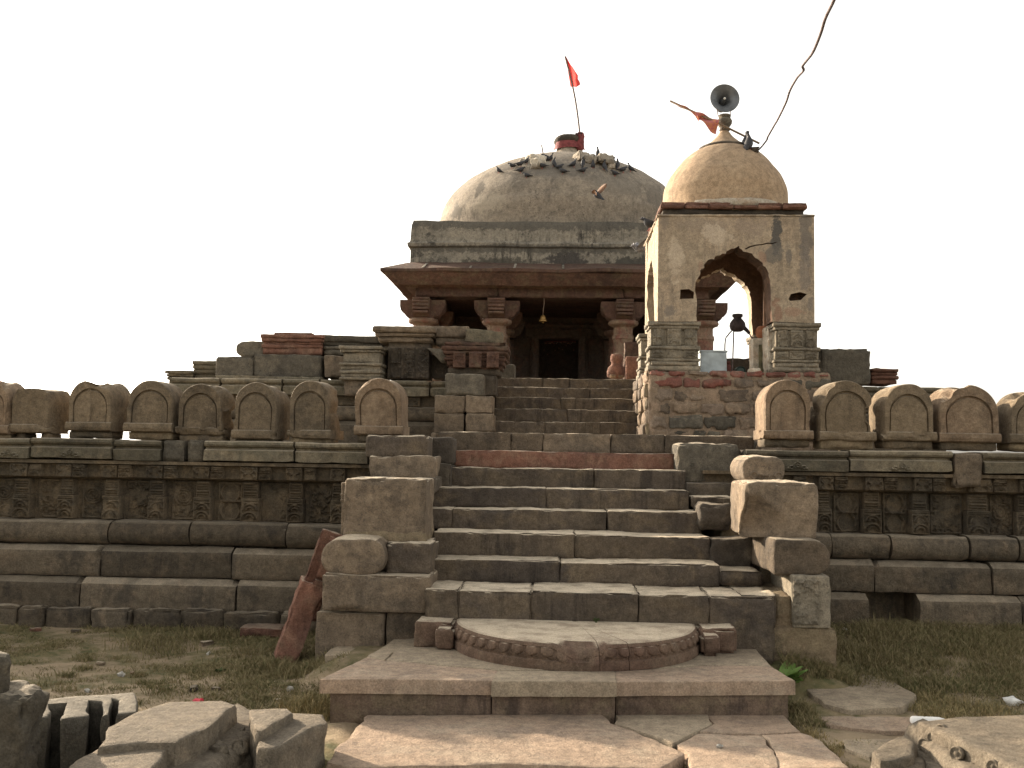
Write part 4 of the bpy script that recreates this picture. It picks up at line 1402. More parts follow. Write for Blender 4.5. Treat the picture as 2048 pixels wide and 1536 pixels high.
bk = thing('carved_fragment', 'grey beak-shaped stone jutting left from the red carved capital', 'carved fragment', P(884, 705, 13.25), group=GU)
pts = [(-.20, .06), (-.04, .05), (.06, .04), (.06, -.14), (-.02, -.12), (-.12, -.02)]
obj('beak', wallplate(pts, .3, (), .05, .008, 3), 'grey_stone', bk)
PB('stone_block', 864, 708, 900, 756, 13.6, .4, 'dark_stone', None, 'dark block in the gap between carved slab and red capital', 'stone block', 869, GU)
# right of the tower
PB('stone_block', 1640, 697, 1741, 768, 13.2, .6, 'grey_stone', None, 'big dark grey block right of the domed tower', 'stone block', 870, GU, r=.06, amp=.016, chip=.05)
pxt('carved_block', 1741, 738, 1797, 768, 13.4, .5, [(0, .3, .9, 0), (.3, .55, 1, .03), (.55, .8, .92, .0), (.8, 1, .96, .03)], 'red_stone', 'small red moulded block at the right end of the upper platform', 872, r=.02, chip=.05)

# ------------------------------------------------------------------ domed temple porch
TY = 20.0
TZ0 = T2
temple = thing('temple', 'old domed temple with a dark pillared porch and a plastered upper storey', 'temple', (0, TY, TZ0))
TR = Vector(temple.location)
ZTOP0 = P(1100, 445, TY + .4).z
stone('parapet_plaster', (.33, .295, .235), (.26, .235, .19), (.36, .32, .25), dark=(.05, .047, .042), stain=.85, streak=.9, lichen=.5, big=.8, k=.74, sat=1.0,
      blobs=(((.15, TY + .3, 5.55), (.36, .5, .2), (.05, .045, .042), .9), ((0, TY + .25, ZTOP0 - .06), (4.2, .4, .13), (.075, .07, .06), .75), ((-.4, TY + .25, 5.78), (3.0, .4, .08), (.075, .07, .06), .7), ((1.5, TY + .3, 5.5), (.55, .5, .13), (.05, .048, .042), .85), ((-1.35, TY + .3, 5.5), (.8, .5, .09), (.06, .055, .045), .8)))
stone('dome_plaster', (.41, .35, .275), (.365, .31, .245), (.44, .375, .29), dark=(.12, .11, .095), stain=.42, streak=.45, lichen=.5, big=.7, bump=.3, k=.78, sat=1.0,
      blobs=(((-2.3, 21.8, 6.9), (.13, .4, .22), (.13, .115, .095), .9), ((-1.75, 21.3, 7.25), (.10, .4, .28), (.13, .115, .095), .85), ((-1.15, 21.3, 7.85), (.32, .5, .18), (.17, .15, .125), .85), ((.0, 20.9, 7.6), (.7, .6, .22), (.17, .155, .135), .6), ((1.2, 20.9, 7.35), (.6, .6, .3), (.2, .18, .15), .5), ((-.6, 20.8, 7.95), (.5, .6, .2), (.5, .46, .38), .6), ((.9, 21.0, 8.05), (.4, .6, .16), (.5, .46, .39), .6), ((-1.5, 21.2, 6.95), (.5, .6, .2), (.46, .40, .31), .5), ((2.0, 21.5, 7.2), (.25, .6, .3), (.17, .15, .125), .6)))


def tpart(name, vf, mat, world, parent=temple, rot=(0, 0, 0), **k):
    return obj(name, vf, mat, parent, Vector(world) - (TR if parent is temple else Vector((0, 0, 0))), rot, **k)


zb = lambda py, Y=TY, px=1100: P(px, py, Y).z
ZBEAM = zb(598, TY + .1)                          # underside of the beams
ZEAVE = zb(543, TY - .62)
ZWALL = zb(530, TY + .25)
ZTOP = zb(445, TY + .4)
HX = 3.12                                         # half width of the upper storey
# columns: porch row, second row
colx = [-2.80, -1.29, 1.27, 2.88]


def column(x, y, full):
    c = thing('pillar', None, None, Vector((x, y, TZ0)) - TR)
    c.parent = temple
    H = ZBEAM - TZ0
    zc = H - .50
    obj('base', tiers([(0, .12, .62, 0), (.12, .22, .54, -.04), (.22, .34, .50, -.06)], .5, int(x * 10) + 900), 'pillar_stone', c, (0, -.25, 0))
    if full:
        def oct_(A, Z, R): return -.012 * np.abs(np.sin(A * 8)) * ((Z * 3.1) % 1 > .3)
        pr = [(.225, .34), (.225, .60), (.20, .62), (.20, .95), (.215, .97), (.215, 1.02), (.20, 1.04), (.20, zc - .33), (.215, zc - .31), (.215, zc - .24), (.195, zc - .22), (.195, zc - .08), (.235, zc - .04), (.25, zc), (.25, zc + .05)]
        pr = [tuple(p) for p in np.concatenate([np.linspace(pr[i], pr[i + 1], 4)[:-1] for i in range(len(pr) - 1)] + [np.array([pr[-1]])])]
        obj('shaft', lathe(pr, 48, .006, int(x * 7) + 3, ridge=oct_), 'pillar_stone', c, auto=35)
    else:
        obj('shaft', lathe([(.21, .34), (.21, zc)], 20), 'interior_stone', c, auto=35)
    # cross-shaped bracket capital: arms to all four sides, quarter-round below
    arm = [(-.46, .43), (.46, .43), (.46, .30), (.44, .22), (.40, .17), (.37, .16), (.33, .10), (.26, .05), (-.26, .05), (-.33, .10), (-.37, .16), (-.40, .17), (-.44, .22), (-.46, .30)]
    cap = thing('capital', None, None, (0, 0, zc))
    cap.parent = c
    for rz in ((0, 90) if full else (0,)):
        v, f = wallplate(arm, .34, (), .06, .008, 7 + rz)
        v = v + np.array([0, -.17, 0])
        obj('bracket_arm', (v, f), 'temple_stone' if full else 'interior_stone', cap, (0, 0, .012 if rz else 0), (0, 0, rad(rz)), auto=40)
    if full:
        for k, z in enumerate((.13, .20, .27, .34, .40)):
            obj('carved_band', block(.30 + .012 * k, .96 + .01 * k, .045, .012, .005, .02, 930 + k, .05), 'temple_stone', cap, (0, -.48, z))
        obj('ring', lathe([(.20, -.06), (.29, -.03), (.31, .01), (.29, .06), (.2, .08)], 32, .005, 4), 'pillar_stone', cap)


for x in colx: column(x, TY + .1, True)
for x in colx: column(x, TY + 1.75, True)
for x in (-1.27, 1.27): column(x, TY + 3.3, False)
# beams, eave, upper storey
beam_h = ZEAVE - ZBEAM
for k, (a, b) in enumerate(((-2.95, -1.27), (-1.262, 1.262), (1.27, 2.95))):
    tpart('beam', block(b - a - .006, .42, beam_h * .95, .015, .01, .04, 940 + k, .07, .003), 'temple_stone', ((a + b) / 2, TY - .10, ZBEAM))
for s in (-1, 1):
    tpart('beam', block(5.4, .42, beam_h * .95, .015, .008, .03, 944 + s, .12, .002), 'temple_stone', (s * 2.74 + s * .21 * 0 + .21, TY + .34 + 2.7, ZBEAM + .003), rot=(0, 0, rad(90)))
v, q = rbox(5.5, 5.6, .12, .01, .6)[:2]
tpart('ceiling', (v, q), 'interior_stone', (0, TY + 3.1, ZBEAM + beam_h * .9))
v, q = rbox(7.0, 7.0, .10, .01, .6)[:2]
tpart('floor', (v, q), 'interior_stone', (0, TY + 2.9, TZ0 + .0))
# sanctum wall at the back with a doorway
zD = zb(680, TY + 4.2)
out = [(-2.95, 0), (-.48, 0), (-.48, zD - TZ0), (.48, zD - TZ0), (.48, 0), (2.95, 0), (2.95, ZBEAM - TZ0 + .3), (-2.95, ZBEAM - TZ0 + .3)]
tpart('sanctum_wall', wallplate(out, .4, (), .25, .02, 8), 'interior_stone', (0, TY + 4.2, TZ0 + .02), auto=40)
v, q = rbox(6, .2, 2.6, .01, .6)[:2]
tpart('sanctum_wall', (v, q), 'interior_stone', (0, TY + 6.4, TZ0 + 1.3))
for s in (-1, 1):
    tpart('side_wall', block(4.4, .25, ZBEAM - TZ0, .02, .015, .03, 950 + s, .2), 'interior_stone', (s * 2.74 - .125, TY + 2.0 + 2.2, TZ0), rot=(0, 0, rad(90)))  # unseen side walls, added to keep light out of the porch
    tpart('door_jamb', tiers([(0, zD - TZ0 + .1, .22, 0), (0, zD - TZ0 + .08, .12, .05)], .3, 955 + s, .08), 'interior_stone', (s * .60, TY + 4.12, TZ0 + .02))
tpart('door_lintel', tiers([(0, .25, 1.7, 0), (.25, .36, 1.8, .06)], .3, 957, .08), 'interior_stone', (0, TY + 4.1, zD + .03))
# eave: sloping slab with a coved wedge of stone below it
yb0, yb1 = TY - .12, TY + 6.0
ov = .46
x_o, y_o = HX + ov, TY - .62


def frustum(rects):
    """stack of (x, y0, y1, z) rectangles joined by faces, subdivided along the sides"""
    V, f = [], []
    N = 24
    for (x, y0, y1, z) in rects:
        for (a, b) in (((-x, y0), (x, y0)), ((x, y0), (x, y1)), ((x, y1), (-x, y1)), ((-x, y1), (-x, y0))):
            for k in range(N):
                t = k / N
                V.append((a[0] + (b[0] - a[0]) * t, a[1] + (b[1] - a[1]) * t, z))
    m = 4 * N
    for i in range(len(rects) - 1):
        for k in range(m):
            f.append([i * m + k, i * m + (k + 1) % m, (i + 1) * m + (k + 1) % m, (i + 1) * m + k])
    f.append(list(range(m))[::-1])
    f.append(list(range((len(rects) - 1) * m, len(rects) * m)))
    V = np.array(V)
    V += np.column_stack([fbm(V * 1.7 + 9 * k, 60 + k, 3) for k in range(3)]) * np.array([.012, .012, .018])
    return V, f


ZE = ZEAVE
tpart('eave_soffit', frustum([(HX + .02, yb0, yb1 + .3, ZBEAM + .18), (HX + .06, yb0 - .12, yb1 + .4, ZBEAM + .28), (HX + .22, TY - .36, yb1 + .4, ZE - .24), (x_o - .03, y_o + .03, yb1 + ov, ZE - .02)]), 'temple_stone', (0, TY * 0, 0), auto=30)
tpart('eave', frustum([(x_o - .02, y_o + .02, yb1 + ov, ZE - .018), (x_o, y_o, yb1 + ov + .02, ZE + .0), (x_o, y_o, yb1 + ov + .02, ZE + .055), (HX + .05, TY + .22, yb1 + .05, ZWALL + .03)]), 'temple_stone', (0, 0, 0), auto=30)
rs = random.Random(3)
xs = [-x_o]
while xs[-1] < x_o: xs.append(xs[-1] + rs.uniform(.75, 1.1))
for k, x in enumerate(xs[1:-1]):                    # raised joint strips over the eave slabs
    L = math.hypot(.78, ZWALL - ZE - .03)
    tpart('joint_strip', block(.045, L * .97, .008, .003, .002, .004, 960 + k, .05), 'parapet_plaster', (max(-HX, min(HX, x)), y_o + .03, ZE + .062), rot=(math.atan2(ZWALL - ZE - .03, .84), 0, 0))
yc = TY + .25 + HX
prof = [(HX, ZWALL - .02), (HX, zb(497, TY + .25)), (HX + .05, zb(494, TY + .25)), (HX + .06, zb(488, TY + .25)), (HX + .02, zb(485, TY + .25)), (HX + .005, zb(482, TY + .25)), (HX - .01, zb(452, TY + .25)), (HX - .04, ZTOP - .01), (HX - .12, ZTOP), (HX - 1.2, ZTOP + .01)]
prof = [tuple(p) for p in np.concatenate([np.linspace(prof[i], prof[i + 1], 5 if prof[i + 1][1] - prof[i][1] > .15 else 3)[:-1] for i in range(len(prof) - 1)] + [np.array([prof[-1]])])]
tpart('upper_storey', (lambda vf: vf)(frustum([(x, yc - x, yc + x, z) for x, z in prof])), 'parapet_plaster', (0, 0, 0), auto=45)
# dome
DC = Vector((0.03, yc, ZTOP + .02))
DR = 2.9
DTOP = zb(312, yc) - DC.z
_dp = np.array([(2.84, 0)] + [(hw_ * yc / F, P(1127, y_, yc).z - DC.z) for hw_, y_ in ((247, 462), (244, 444), (235, 420), (208, 388), (168, 362), (118, 340), (64, 322), (30, 315))] + [(.01, DTOP)])


def catmull(p, t):
    i = int(min(max(math.floor(t), 0), len(p) - 2))
    u = t - i
    g = lambda k: p[min(max(k, 0), len(p) - 1)]
    a, b, c, d = g(i - 1), g(i), g(i + 1), g(i + 2)
    return .5 * ((2 * b) + (-a + c) * u + (2 * a - 5 * b + 4 * c - d) * u * u + (-a + 3 * b - 3 * c + d) * u ** 3)


dome_prof = [tuple(catmull(_dp, t)) for t in np.linspace(0, len(_dp) - 1, 56)]
tpart('dome', lathe(dome_prof, 96, .02, 12, cap=False), 'dome_plaster', DC)
dh = np.array(dome_prof)


def dome_hit(px, py):
    d = ray(px, py)
    best = None
    for k in range(4000):
        t = (yc - DR - .2 - CAM.y) / d.y * (1 + k * .00008)
        p = CAM + d * t
        r = math.hypot(p.x - DC.x, p.y - DC.y)
        z = p.z - DC.z
        if z < DTOP and r <= np.interp(z, dh[:, 1], dh[:, 0]): return p
        if p.y > yc + .2: break
    # silhouette: nearest approach at the middle plane
    p = P(px, py, yc)
    r = min(DR, abs(p.x - DC.x))
    z = np.interp(-r, -dh[:, 0], dh[:, 1])
    return Vector((p.x, yc - .1, DC.z + z))


for k, (px, py, s) in enumerate(((1050, 318, .20), (1075, 312, .24), (1093, 313, .16), (1174, 309, .26), (1186, 314, .18), (1204, 316, .26), (1066, 322, .2), (1215, 324, .14))):
    p = dome_hit(px, py + 9)
    tpart('ring_stone', block(s * 1.25, s * 1.1, .20, .07, .03, .06, 970 + k, .035), 'dome_plaster', p - Vector((0, 0, .09)), rot=(0, 0, k * .7))
fz = P(1138, 312, yc).z
fin = thing('finial', None, None, Vector((P(1138, 300, yc).x, yc, fz)) - TR)
fin.parent = temple
k_ = (P(1138, 272, yc).z - fz)
obj('neck', lathe([(.46, -.10), (.40, -.02), (.33, .05), (.30, k_ * .42), (.31, k_ * .5)], 32, .03, 8), 'dome_plaster', fin)
obj('cushion', lathe([(.24, k_ * .46), (.33, k_ * .55), (.36, k_ * .70), (.34, k_ * .84), (.25, k_ * .96), (.10, k_ * 1.02), (.001, k_ * 1.02)], 36, .02, 9, ridge=lambda A, Z, R: -.01 * np.abs(np.sin(A * 9))), 'dark_stone', fin)
plain('red_cloth', (.22, .055, .055), .8, 0, .3, 14)
plain('flag_red', (.62, .075, .07), .7, 0, .15, 10)
_t = M['flag_red'].node_tree
_tr = _t.nodes.new('ShaderNodeBsdfTranslucent')
_tr.inputs[0].default_value = (.66, .10, .09, 1)
_mx = _t.nodes.new('ShaderNodeMixShader')
_mx.inputs[0].default_value = .5
_t.links.new(_t.nodes['Principled BSDF'].outputs[0], _mx.inputs[1])
_t.links.new(_tr.outputs[0], _mx.inputs[2])
_t.links.new(_mx.outputs[0], _t.nodes['Material Output'].inputs[0])
plain('dark_cloth', (.07, .03, .03), .9, 0, .3, 20)
cl = tag(obj('red_cloth', lathe([(.372, .05), (.36, .12), (.345, .19), (.33, .23)], 40, .03, 10, cap=False, arc=(math.pi * .95, math.pi * 2.0)), 'red_cloth', None, fin.location + TR + Vector((0, 0, k_ * .12))), 'red cloth wrapped round the stone finial on the temple dome', 'cloth')
bd = P(1158, 300, yc - .2)
bun = thing('cloth_bundle', 'dark red cloth bundle tied at the foot of the flagpole on the big dome', 'cloth bundle', bd)
obj('cloth', (lambda vf: (vf[0] * np.array([.62, .6, 1.0]) + np.array([0, 0, 0]), vf[1]))(lathe([(.05, -.04), (.13, .0), (.17, .10), (.15, .2), (.13, .28), (.15, .34), (.10, .42), (.02, .43)], 20, .05, 3)), 'red_cloth', bun, (0, 0, 0), (0, rad(6), 0))
obj('knot', block(.16, .14, .11, .04, .02, .03, 981, .02), 'dark_cloth', bun, (-.02, -.08, .30))
fp0, fp1 = P(1160, 272, yc - .15), P(1130, 113, yc - .15)
flag = thing('flag', 'red pennant on a thin bent pole on the big dome', 'flag', fp0)
plain('pole_metal', (.16, .13, .12), .6, .2)
pts = [fp0 + (fp1 - fp0) * t + Vector((.05 * math.sin(math.pi * t), 0, 0)) for t in np.linspace(-.1, 1, 14)]
obj('pole', tube([p - fp0 for p in pts], .022, 6), 'pole_metal', flag)
nu, nv = 16, 18
V = []
for i in range(nu + 1):
    for j in range(nv + 1):
        u, vv = i / nu, j / nv
        x0 = 1131 + (1141 - 1131) * vv
        y0 = 114 + 60 * vv
        wmax = np.interp(vv, [0, .3, .6, .78, .92, 1], [1, 13, 19, 17, 20, 19])
        p = P(x0 + wmax * u, y0 + u * 2 * math.sin(vv * 5), yc - .15)
        V.append(Vector(p) - fp0 + Vector((0, .07 * math.sin(u * 7 + vv * 4) * u, 0)))
obj('pennant', (np.array([tuple(v) for v in V]), grid_quads(nu + 1, nv + 1)), 'flag_red', flag)
for k, (x0, y0, x1, y1) in enumerate(((1088, 308, 1083, 290), (1084, 308, 1077, 284))):
    a, b = P(x0, y0, yc - .3), P(x1, y1, yc - .3)
    tag(obj('iron_rod', tube([Vector((0, 0, -.1)), b - a], .016 if k == 0 else .006, 6), 'pole_metal', None, a), ('short dark iron rod sticking up left of the dome finial', 'hair-thin pale rod left of the iron rod on the dome')[k], 'rod')
# hanging bell in the porch
plain('brass', (.36, .22, .08), .45, .6, .2, 30)
plain('rope', (.20, .14, .10), .9)
bp = P(1086, 643, TY - .02)
bell = thing('bell', 'small brass bell hanging on a chain in the temple porch', 'bell', bp)
obj('body', lathe([(.001, .13), (.02, .13), (.03, .115), (.05, .10), (.058, .06), (.066, .03), (.085, .005), (.08, 0), (.06, .01)], 24, cap=False), 'brass', bell)
obj('clapper', lathe([(.001, -.04), (.014, -.03), (.016, -.02), (.006, 0), (.006, .06)], 10, cap=False), 'brass', bell)
top = P(1088, 590, TY - .02)
obj('chain', tube([Vector((0, 0, .13)), Vector((.0, 0, .22)), Vector((.02, 0, (top.z - bp.z) * .7)), top - bp], .008, 6), 'rope', bell)
# tinsel garland across the doorway
plain('tinsel', (.62, .55, .42), .3, .4, .5, 60, (.5, .1, .05))
gl = thing('garland', 'string of small tinsel pendants across the dark temple doorway', 'garland', P(1120, 690, TY + 4.0))
parts = []
rs = random.Random(5)
for k in range(26):
    px = 1088 + 62 * k / 25
    p = P(px, 684 + rs.uniform(0, 1) * (3 if k % 3 else 26), TY + 4.0) - gl.location
    v, f = lathe([(.001, .012), (.012, .004), (.010, -.008), (.001, -.014)], 6, cap=False)
    parts.append((v + np.array(tuple(p)), f))
obj('pendants', join(*parts), 'tinsel', gl)
obj('string', tube([P(1086, 684, TY + 4.0) - gl.location, P(1120, 682.5, TY + 4.0) - gl.location, P(1152, 683, TY + 4.0) - gl.location], .007, 6), 'red_cloth', gl)
# worn red stones right of the porch steps
rsn = thing('stone_figure', 'worn red stone figure with a waisted outline beside the right porch pillar', 'stone figure', P(1233, 757, 15.2))
obj('body', (lambda vf: (vf[0] * np.array([1, .8, 1]), vf[1]))(lathe([(.09, 0), (.125, .03), (.13, .10), (.115, .17), (.08, .21), (.075, .24), (.09, .27), (.095, .33), (.08, .37), (.02, .38)], 24, .02, 6)), 'red_stone', rsn)
for s in (-1, 1): obj('foot', block(.09, .10, .05, .02, .006, .01, 985 + s, .02), 'pillar_stone', rsn, (s * .06, -.13, 0))
PB('stone_slab', 1252, 712, 1279, 759, 14.9, .2, 'red_stone', None, 'upright red stone slab leaning at the tower corner by the porch', 'stone slab', 990, None, r=.04, amp=.012)
PB('stone_slab', 1249, 683, 1280, 712, 15.3, .25, 'temple_stone', None, 'reddish stone block above the upright red slab by the porch', 'stone slab', 991, None, r=.03, amp=.012, embed=.35)


# ------------------------------------------------------------------ small domed tower on its rubble base
YF, YBk = 12.0, 13.75
xl, xr = P(1316, 540, YF).x, P(1629, 540, YF).x
xc = (xl + xr) / 2
zB = P(1460, 742, YF).z
zPier = P(1460, 643, YF).z
zWallTop = P(1470, 433, YF).z
tower = thing('domed_tower', 'small plastered tower with a cusped arch and tan dome right of the upper steps', 'tower', (xc, YF, TZ))
WR = Vector(tower.location)
pz = lambda px, py: P(px, py, YF)
_c = lambda px, py: tuple(P(px, py, YF))
stone('tower_plaster', (.46, .36, .255), (.41, .33, .235), (.49, .40, .29), dark=(.14, .12, .10), stain=.30, streak=.45, lichen=.2, big=1.6, bump=.28, var=.02, k=.70, sat=1.0,
      blobs=((_c(1552, 470), (.055, .5, .20), (.085, .08, .072), .95), (_c(1545, 510), (.12, .5, .09), (.13, .12, .105), .75), (_c(1612, 470), (.07, .5, .30), (.12, .11, .10), .7),
             (_c(1578, 515), (.035, .5, .12), (.12, .11, .10), .7), (_c(1610, 540), (.06, .4, .3), (.17, .15, .13), .6), (_c(1340, 622), (.08, .4, .07), (.16, .14, .12), .7), (_c(1556, 625), (.06, .4, .16), (.22, .13, .09), .75),
             (_c(1400, 450), (.30, .5, .07), (.24, .195, .15), .6), (_c(1500, 455), (.22, .5, .10), (.25, .20, .155), .6), (_c(1350, 520), (.10, .5, .25), (.50, .42, .32), .55), (_c(1430, 470), (.16, .5, .12), (.52, .44, .34), .5),
             (_c(1588, 625), (.12, .4, .05), (.27, .17, .12), .6), (_c(1526, 515), (.05, .4, .08), (.26, .17, .12), .7), (_c(1402, 530), (.035, .4, .06), (.26, .17, .12), .6), (_c(1330, 440), (.05, .5, .12), (.20, .165, .13), .7), (_c(1620, 610), (.04, .4, .1), (.16, .14, .12), .7)))
stone('tower_dome', (.46, .34, .225), (.41, .30, .20), (.49, .37, .25), dark=(.2, .15, .11), stain=.25, streak=.35, lichen=.12, big=1.4, bump=.22, var=.02, k=.70, sat=1.05)
stone('limewash', (.55, .49, .40), (.5, .45, .37), (.4, .3, .22), dark=(.2, .17, .14), stain=.3, streak=.1)


stone('tower_inside_shade', (.12, .075, .052), (.09, .06, .045), (.15, .09, .06), dark=(.03, .025, .022), stain=.4, streak=.3, lichen=.1, var=.02)  # bare inner lining, darkened in the colour because no sun gets in


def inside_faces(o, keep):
    o.data.materials.append(M['tower_inside_shade'])
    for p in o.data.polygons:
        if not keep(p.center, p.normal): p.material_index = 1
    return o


def wpart(name, vf, mat, world, parent=tower, rot=(0, 0, 0), **k):
    return obj(name, vf, mat, parent, Vector(world) - (WR if parent is tower else Vector((0, 0, 0))), rot, **k)


ARCH = [(1394, 643), (1393, 620), (1394, 600), (1390, 582), (1391, 566), (1399, 551), (1400, 541), (1409, 535), (1411, 526), (1418, 519), (1428, 519), (1434, 511), (1444, 507), (1452, 507), (1458, 500), (1468, 497), (1478, 491), (1484, 499), (1494, 504), (1504, 507), (1511, 516), (1522, 523), (1526, 531), (1534, 539), (1537, 551), (1541, 568), (1542, 600), (1543, 620), (1545, 643)]
rj = random.Random(21)
_A = []
for k in range(len(ARCH) - 1):
    (xa, ya), (xb, yb) = ARCH[k], ARCH[k + 1]
    _A.append((xa, ya))
    if 3 < k < len(ARCH) - 3: _A.append(((xa + xb) / 2 + rj.uniform(-2.4, 2.4), (ya + yb) / 2 + rj.uniform(-2.0, 2.0)))
    else: _A.append(((xa + xb) / 2 + rj.uniform(-1.5, 1.5), (ya + yb) / 2))
ARCH = _A + [ARCH[-1]]
arch = [(pz(x, y).x - xc, pz(x, y).z) for x, y in ARCH]
arch_c = sum(a for a, _ in arch) / len(arch)
outer = lambda hw: [(-hw, zPier - .01), (-hw, zWallTop), (hw, zWallTop), (hw, zPier - .01)]
hw = (xr - xl) / 2
TH = .34


def hole(pts): return [(pz(x, y).x - xc, pz(x, y).z) for x, y in pts]


H1 = hole([(1361, 579), (1378, 578), (1388, 584), (1387, 597), (1360, 598)])
H3 = hole([(1490, 497), (1500, 492), (1512, 489), (1524, 488), (1535, 485), (1545, 486), (1553, 483), (1553, 485), (1545, 488), (1535, 487.4), (1524, 490.2), (1512, 491.4), (1501, 494.6), (1491, 499)])
H2 = hole([(1577, 598), (1582, 588), (1600, 584), (1614, 588), (1602, 600), (1580, 602)])
front = outer(hw)[:3] + [(hw, zPier - .01)] + [(a, b) for a, b in arch[::-1]]
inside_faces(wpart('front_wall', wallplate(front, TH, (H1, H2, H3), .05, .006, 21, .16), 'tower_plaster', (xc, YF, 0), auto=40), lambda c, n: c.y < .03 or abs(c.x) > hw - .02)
sym = [(a - arch_c, b) for a, b in arch]
back = outer(hw)[:3] + [(hw, zPier - .01)] + sym[::-1]
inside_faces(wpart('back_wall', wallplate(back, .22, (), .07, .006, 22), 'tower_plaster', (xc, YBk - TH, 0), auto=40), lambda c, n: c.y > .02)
dl = (YBk - YF) / 2 - TH - .002
side = [(-dl, zPier - .01), (-dl, zWallTop), (dl, zWallTop), (dl, zPier - .01)] + [(a * .86, b) for a, b in sym[::-1]]
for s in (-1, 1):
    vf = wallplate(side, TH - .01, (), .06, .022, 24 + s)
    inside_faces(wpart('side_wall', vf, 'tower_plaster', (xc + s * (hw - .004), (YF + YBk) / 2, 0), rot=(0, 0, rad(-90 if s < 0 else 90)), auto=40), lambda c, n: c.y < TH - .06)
PIER = [(0, .10, 1.0, .0), (.10, .19, .95, -.012), (.19, .25, 1.0, .012), (.25, .43, .93, -.008), (.43, .50, 1.0, .022), (.50, .85, .90, -.018), (.85, .91, .97, .012), (.91, 1.0, 1.03, .034)]
ph = zPier - zB
for k, (px0, px1, Y, d) in enumerate(((1297, 1401, YF + .04, .42), (1549, 1642, YF + .04, .42), (1297, 1401, YBk - .46, .42), (1549, 1642, YBk - .46, .42))):
    a, b = P(px0, 690, YF).x, P(px1, 690, YF).x
    lv = [(l[0] * ph, l[1] * ph - .002, l[2] * (b - a), l[3]) for l in PIER]
    pr_ = wpart('carved_pier', tiers(lv, d, 1000 + 20 * k, .04, .01, .005, .02), 'pier_stone', ((a + b) / 2, Y, zB))
    if k < 2:
        for j, (fx, kd, z0, z1, dp, fw) in enumerate(((-.30, 'vase', .505, .845, .0, .20), (0, 'arches', .505, .845, .014, .26), (.30, 'vase', .505, .845, .0, .20), (0, 'foliage', .255, .425, .004, .30), (-.31, 'arches', .255, .425, -.002, .24), (.31, 'arches', .255, .425, -.002, .24), (0, 'dentil', .105, .185, -.002, .88))):
            wd_ = (b - a) * fw
            obj('carved_panel', panel(wd_, ph * (z1 - z0), kd, 130 + k * 9 + j, cell=.0075, th=.05, dep=.03, frame=.05), 'pier_stone', pr_, (fx * (b - a), -dp, ph * z0))
# jamb below the right springing: plastered reveal with bare brick
wpart('jamb', block(.10, .38, ph, .02, .012, .03, 1090, .04), 'limewash', (P(1541, 690, YF + .3).x + .03, YF + .28, zB))
# cornice and roof
zc0 = zWallTop
z1_ = P(1470, 418, YF).z
z2_ = P(1470, 405, YF).z
wpart('roof_slab', block(2 * hw + .02, YBk - YF + .02, .03, .01, .006, .03, 1100, .05), 'tower_plaster', (xc, YF - .012, zWallTop - .004))
rx0, rx1 = P(1321, 410, YF + .02).x, P(1614, 410, YF + .02).x
rcx, rw = (rx0 + rx1) / 2, rx1 - rx0
wpart('cornice_cove', block(rw - .06, YBk - YF - .10, z1_ - zc0 - .01, .02, .01, .05, 1101, .05), 'dark_stone', (rcx, YF + .05, zc0 + .02))
n = 6
for k in range(n):
    a = rx0 + k * rw / n
    wpart('cornice_slab', block(rw / n - .008, YBk - YF - .02, (z2_ - z1_) * .55, .012, .008, .05, 1102 + k, .045), 'red_stone', (a + rw / n / 2, YF + .0 + .015 * math.sin(k * 2.2), z1_ + .008))
    if k != 3:
        wpart('cornice_slab', block(rw / n * .97, YBk - YF - .12, (z2_ - z1_) * .5, .012, .008, .05, 1112 + k, .045), 'red_stone', (a + rw / n / 2 + .01, YF + .05, z1_ + .008 + (z2_ - z1_) * .56))
dyc = (YF + YBk) / 2
dx = P(1449, 300, dyc).x
zd0 = z2_ - .02
rD = (P(1573, 395, dyc).x - P(1326, 395, dyc).x) / 2
zs = lambda py: P(1447, py, dyc).z
DP = [(rD * 1.0, zd0 - .06), (rD * 1.0, zs(398)), (rD * .985, zs(384)), (rD * .955, zs(373)), (rD * .90, zs(359)), (rD * .81, zs(344)), (rD * .71, zs(329)), (rD * .60, zs(316)), (rD * .50, zs(307)), (rD * .40, zs(301))]
DP2 = []
pp = np.array(DP)
tt = np.linspace(0, len(pp) - 1, 60)


wpart('dome', lathe([catmull(pp, t) for t in tt], 80, .008, 15, cap=False), 'tower_dome', (dx, dyc, 0))
wpart('dome_band', lathe([(rD * .40, zs(303)), (rD * .425, zs(301)), (rD * .42, zs(298)), (rD * .37, zs(295))], 64, .006, 16, cap=False), 'dark_stone', (dx, dyc, 0))
tip = np.array([(rD * .39, zs(298)), (rD * .27, zs(289)), (rD * .15, zs(276)), (rD * .10, zs(268)), (rD * .06, zs(262)), (.001, zs(260))])
wpart('dome_tip', lathe([catmull(tip, t) for t in np.linspace(0, 5, 26)], 48, .005, 17, cap=False), 'tower_dome', (dx, dyc, 0))
# whitewashed ring at the foot of the dome, only its front is left
V, f = lathe([(rD * 1.0, zd0), (rD * 1.035, zd0 + .01), (rD * 1.03, zd0 + .085), (rD * .99, zd0 + .11)], 60, .014, 18, cap=False, arc=(math.pi * 1.30, math.pi * 1.74))
wpart('whitewashed_ring', (V, f), 'limewash', (dx, dyc, 0))
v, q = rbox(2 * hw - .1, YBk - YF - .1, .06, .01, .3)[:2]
wpart('ceiling', (v, q), 'tower_inside_shade', (xc, (YF + YBk) / 2, zWallTop - .045))
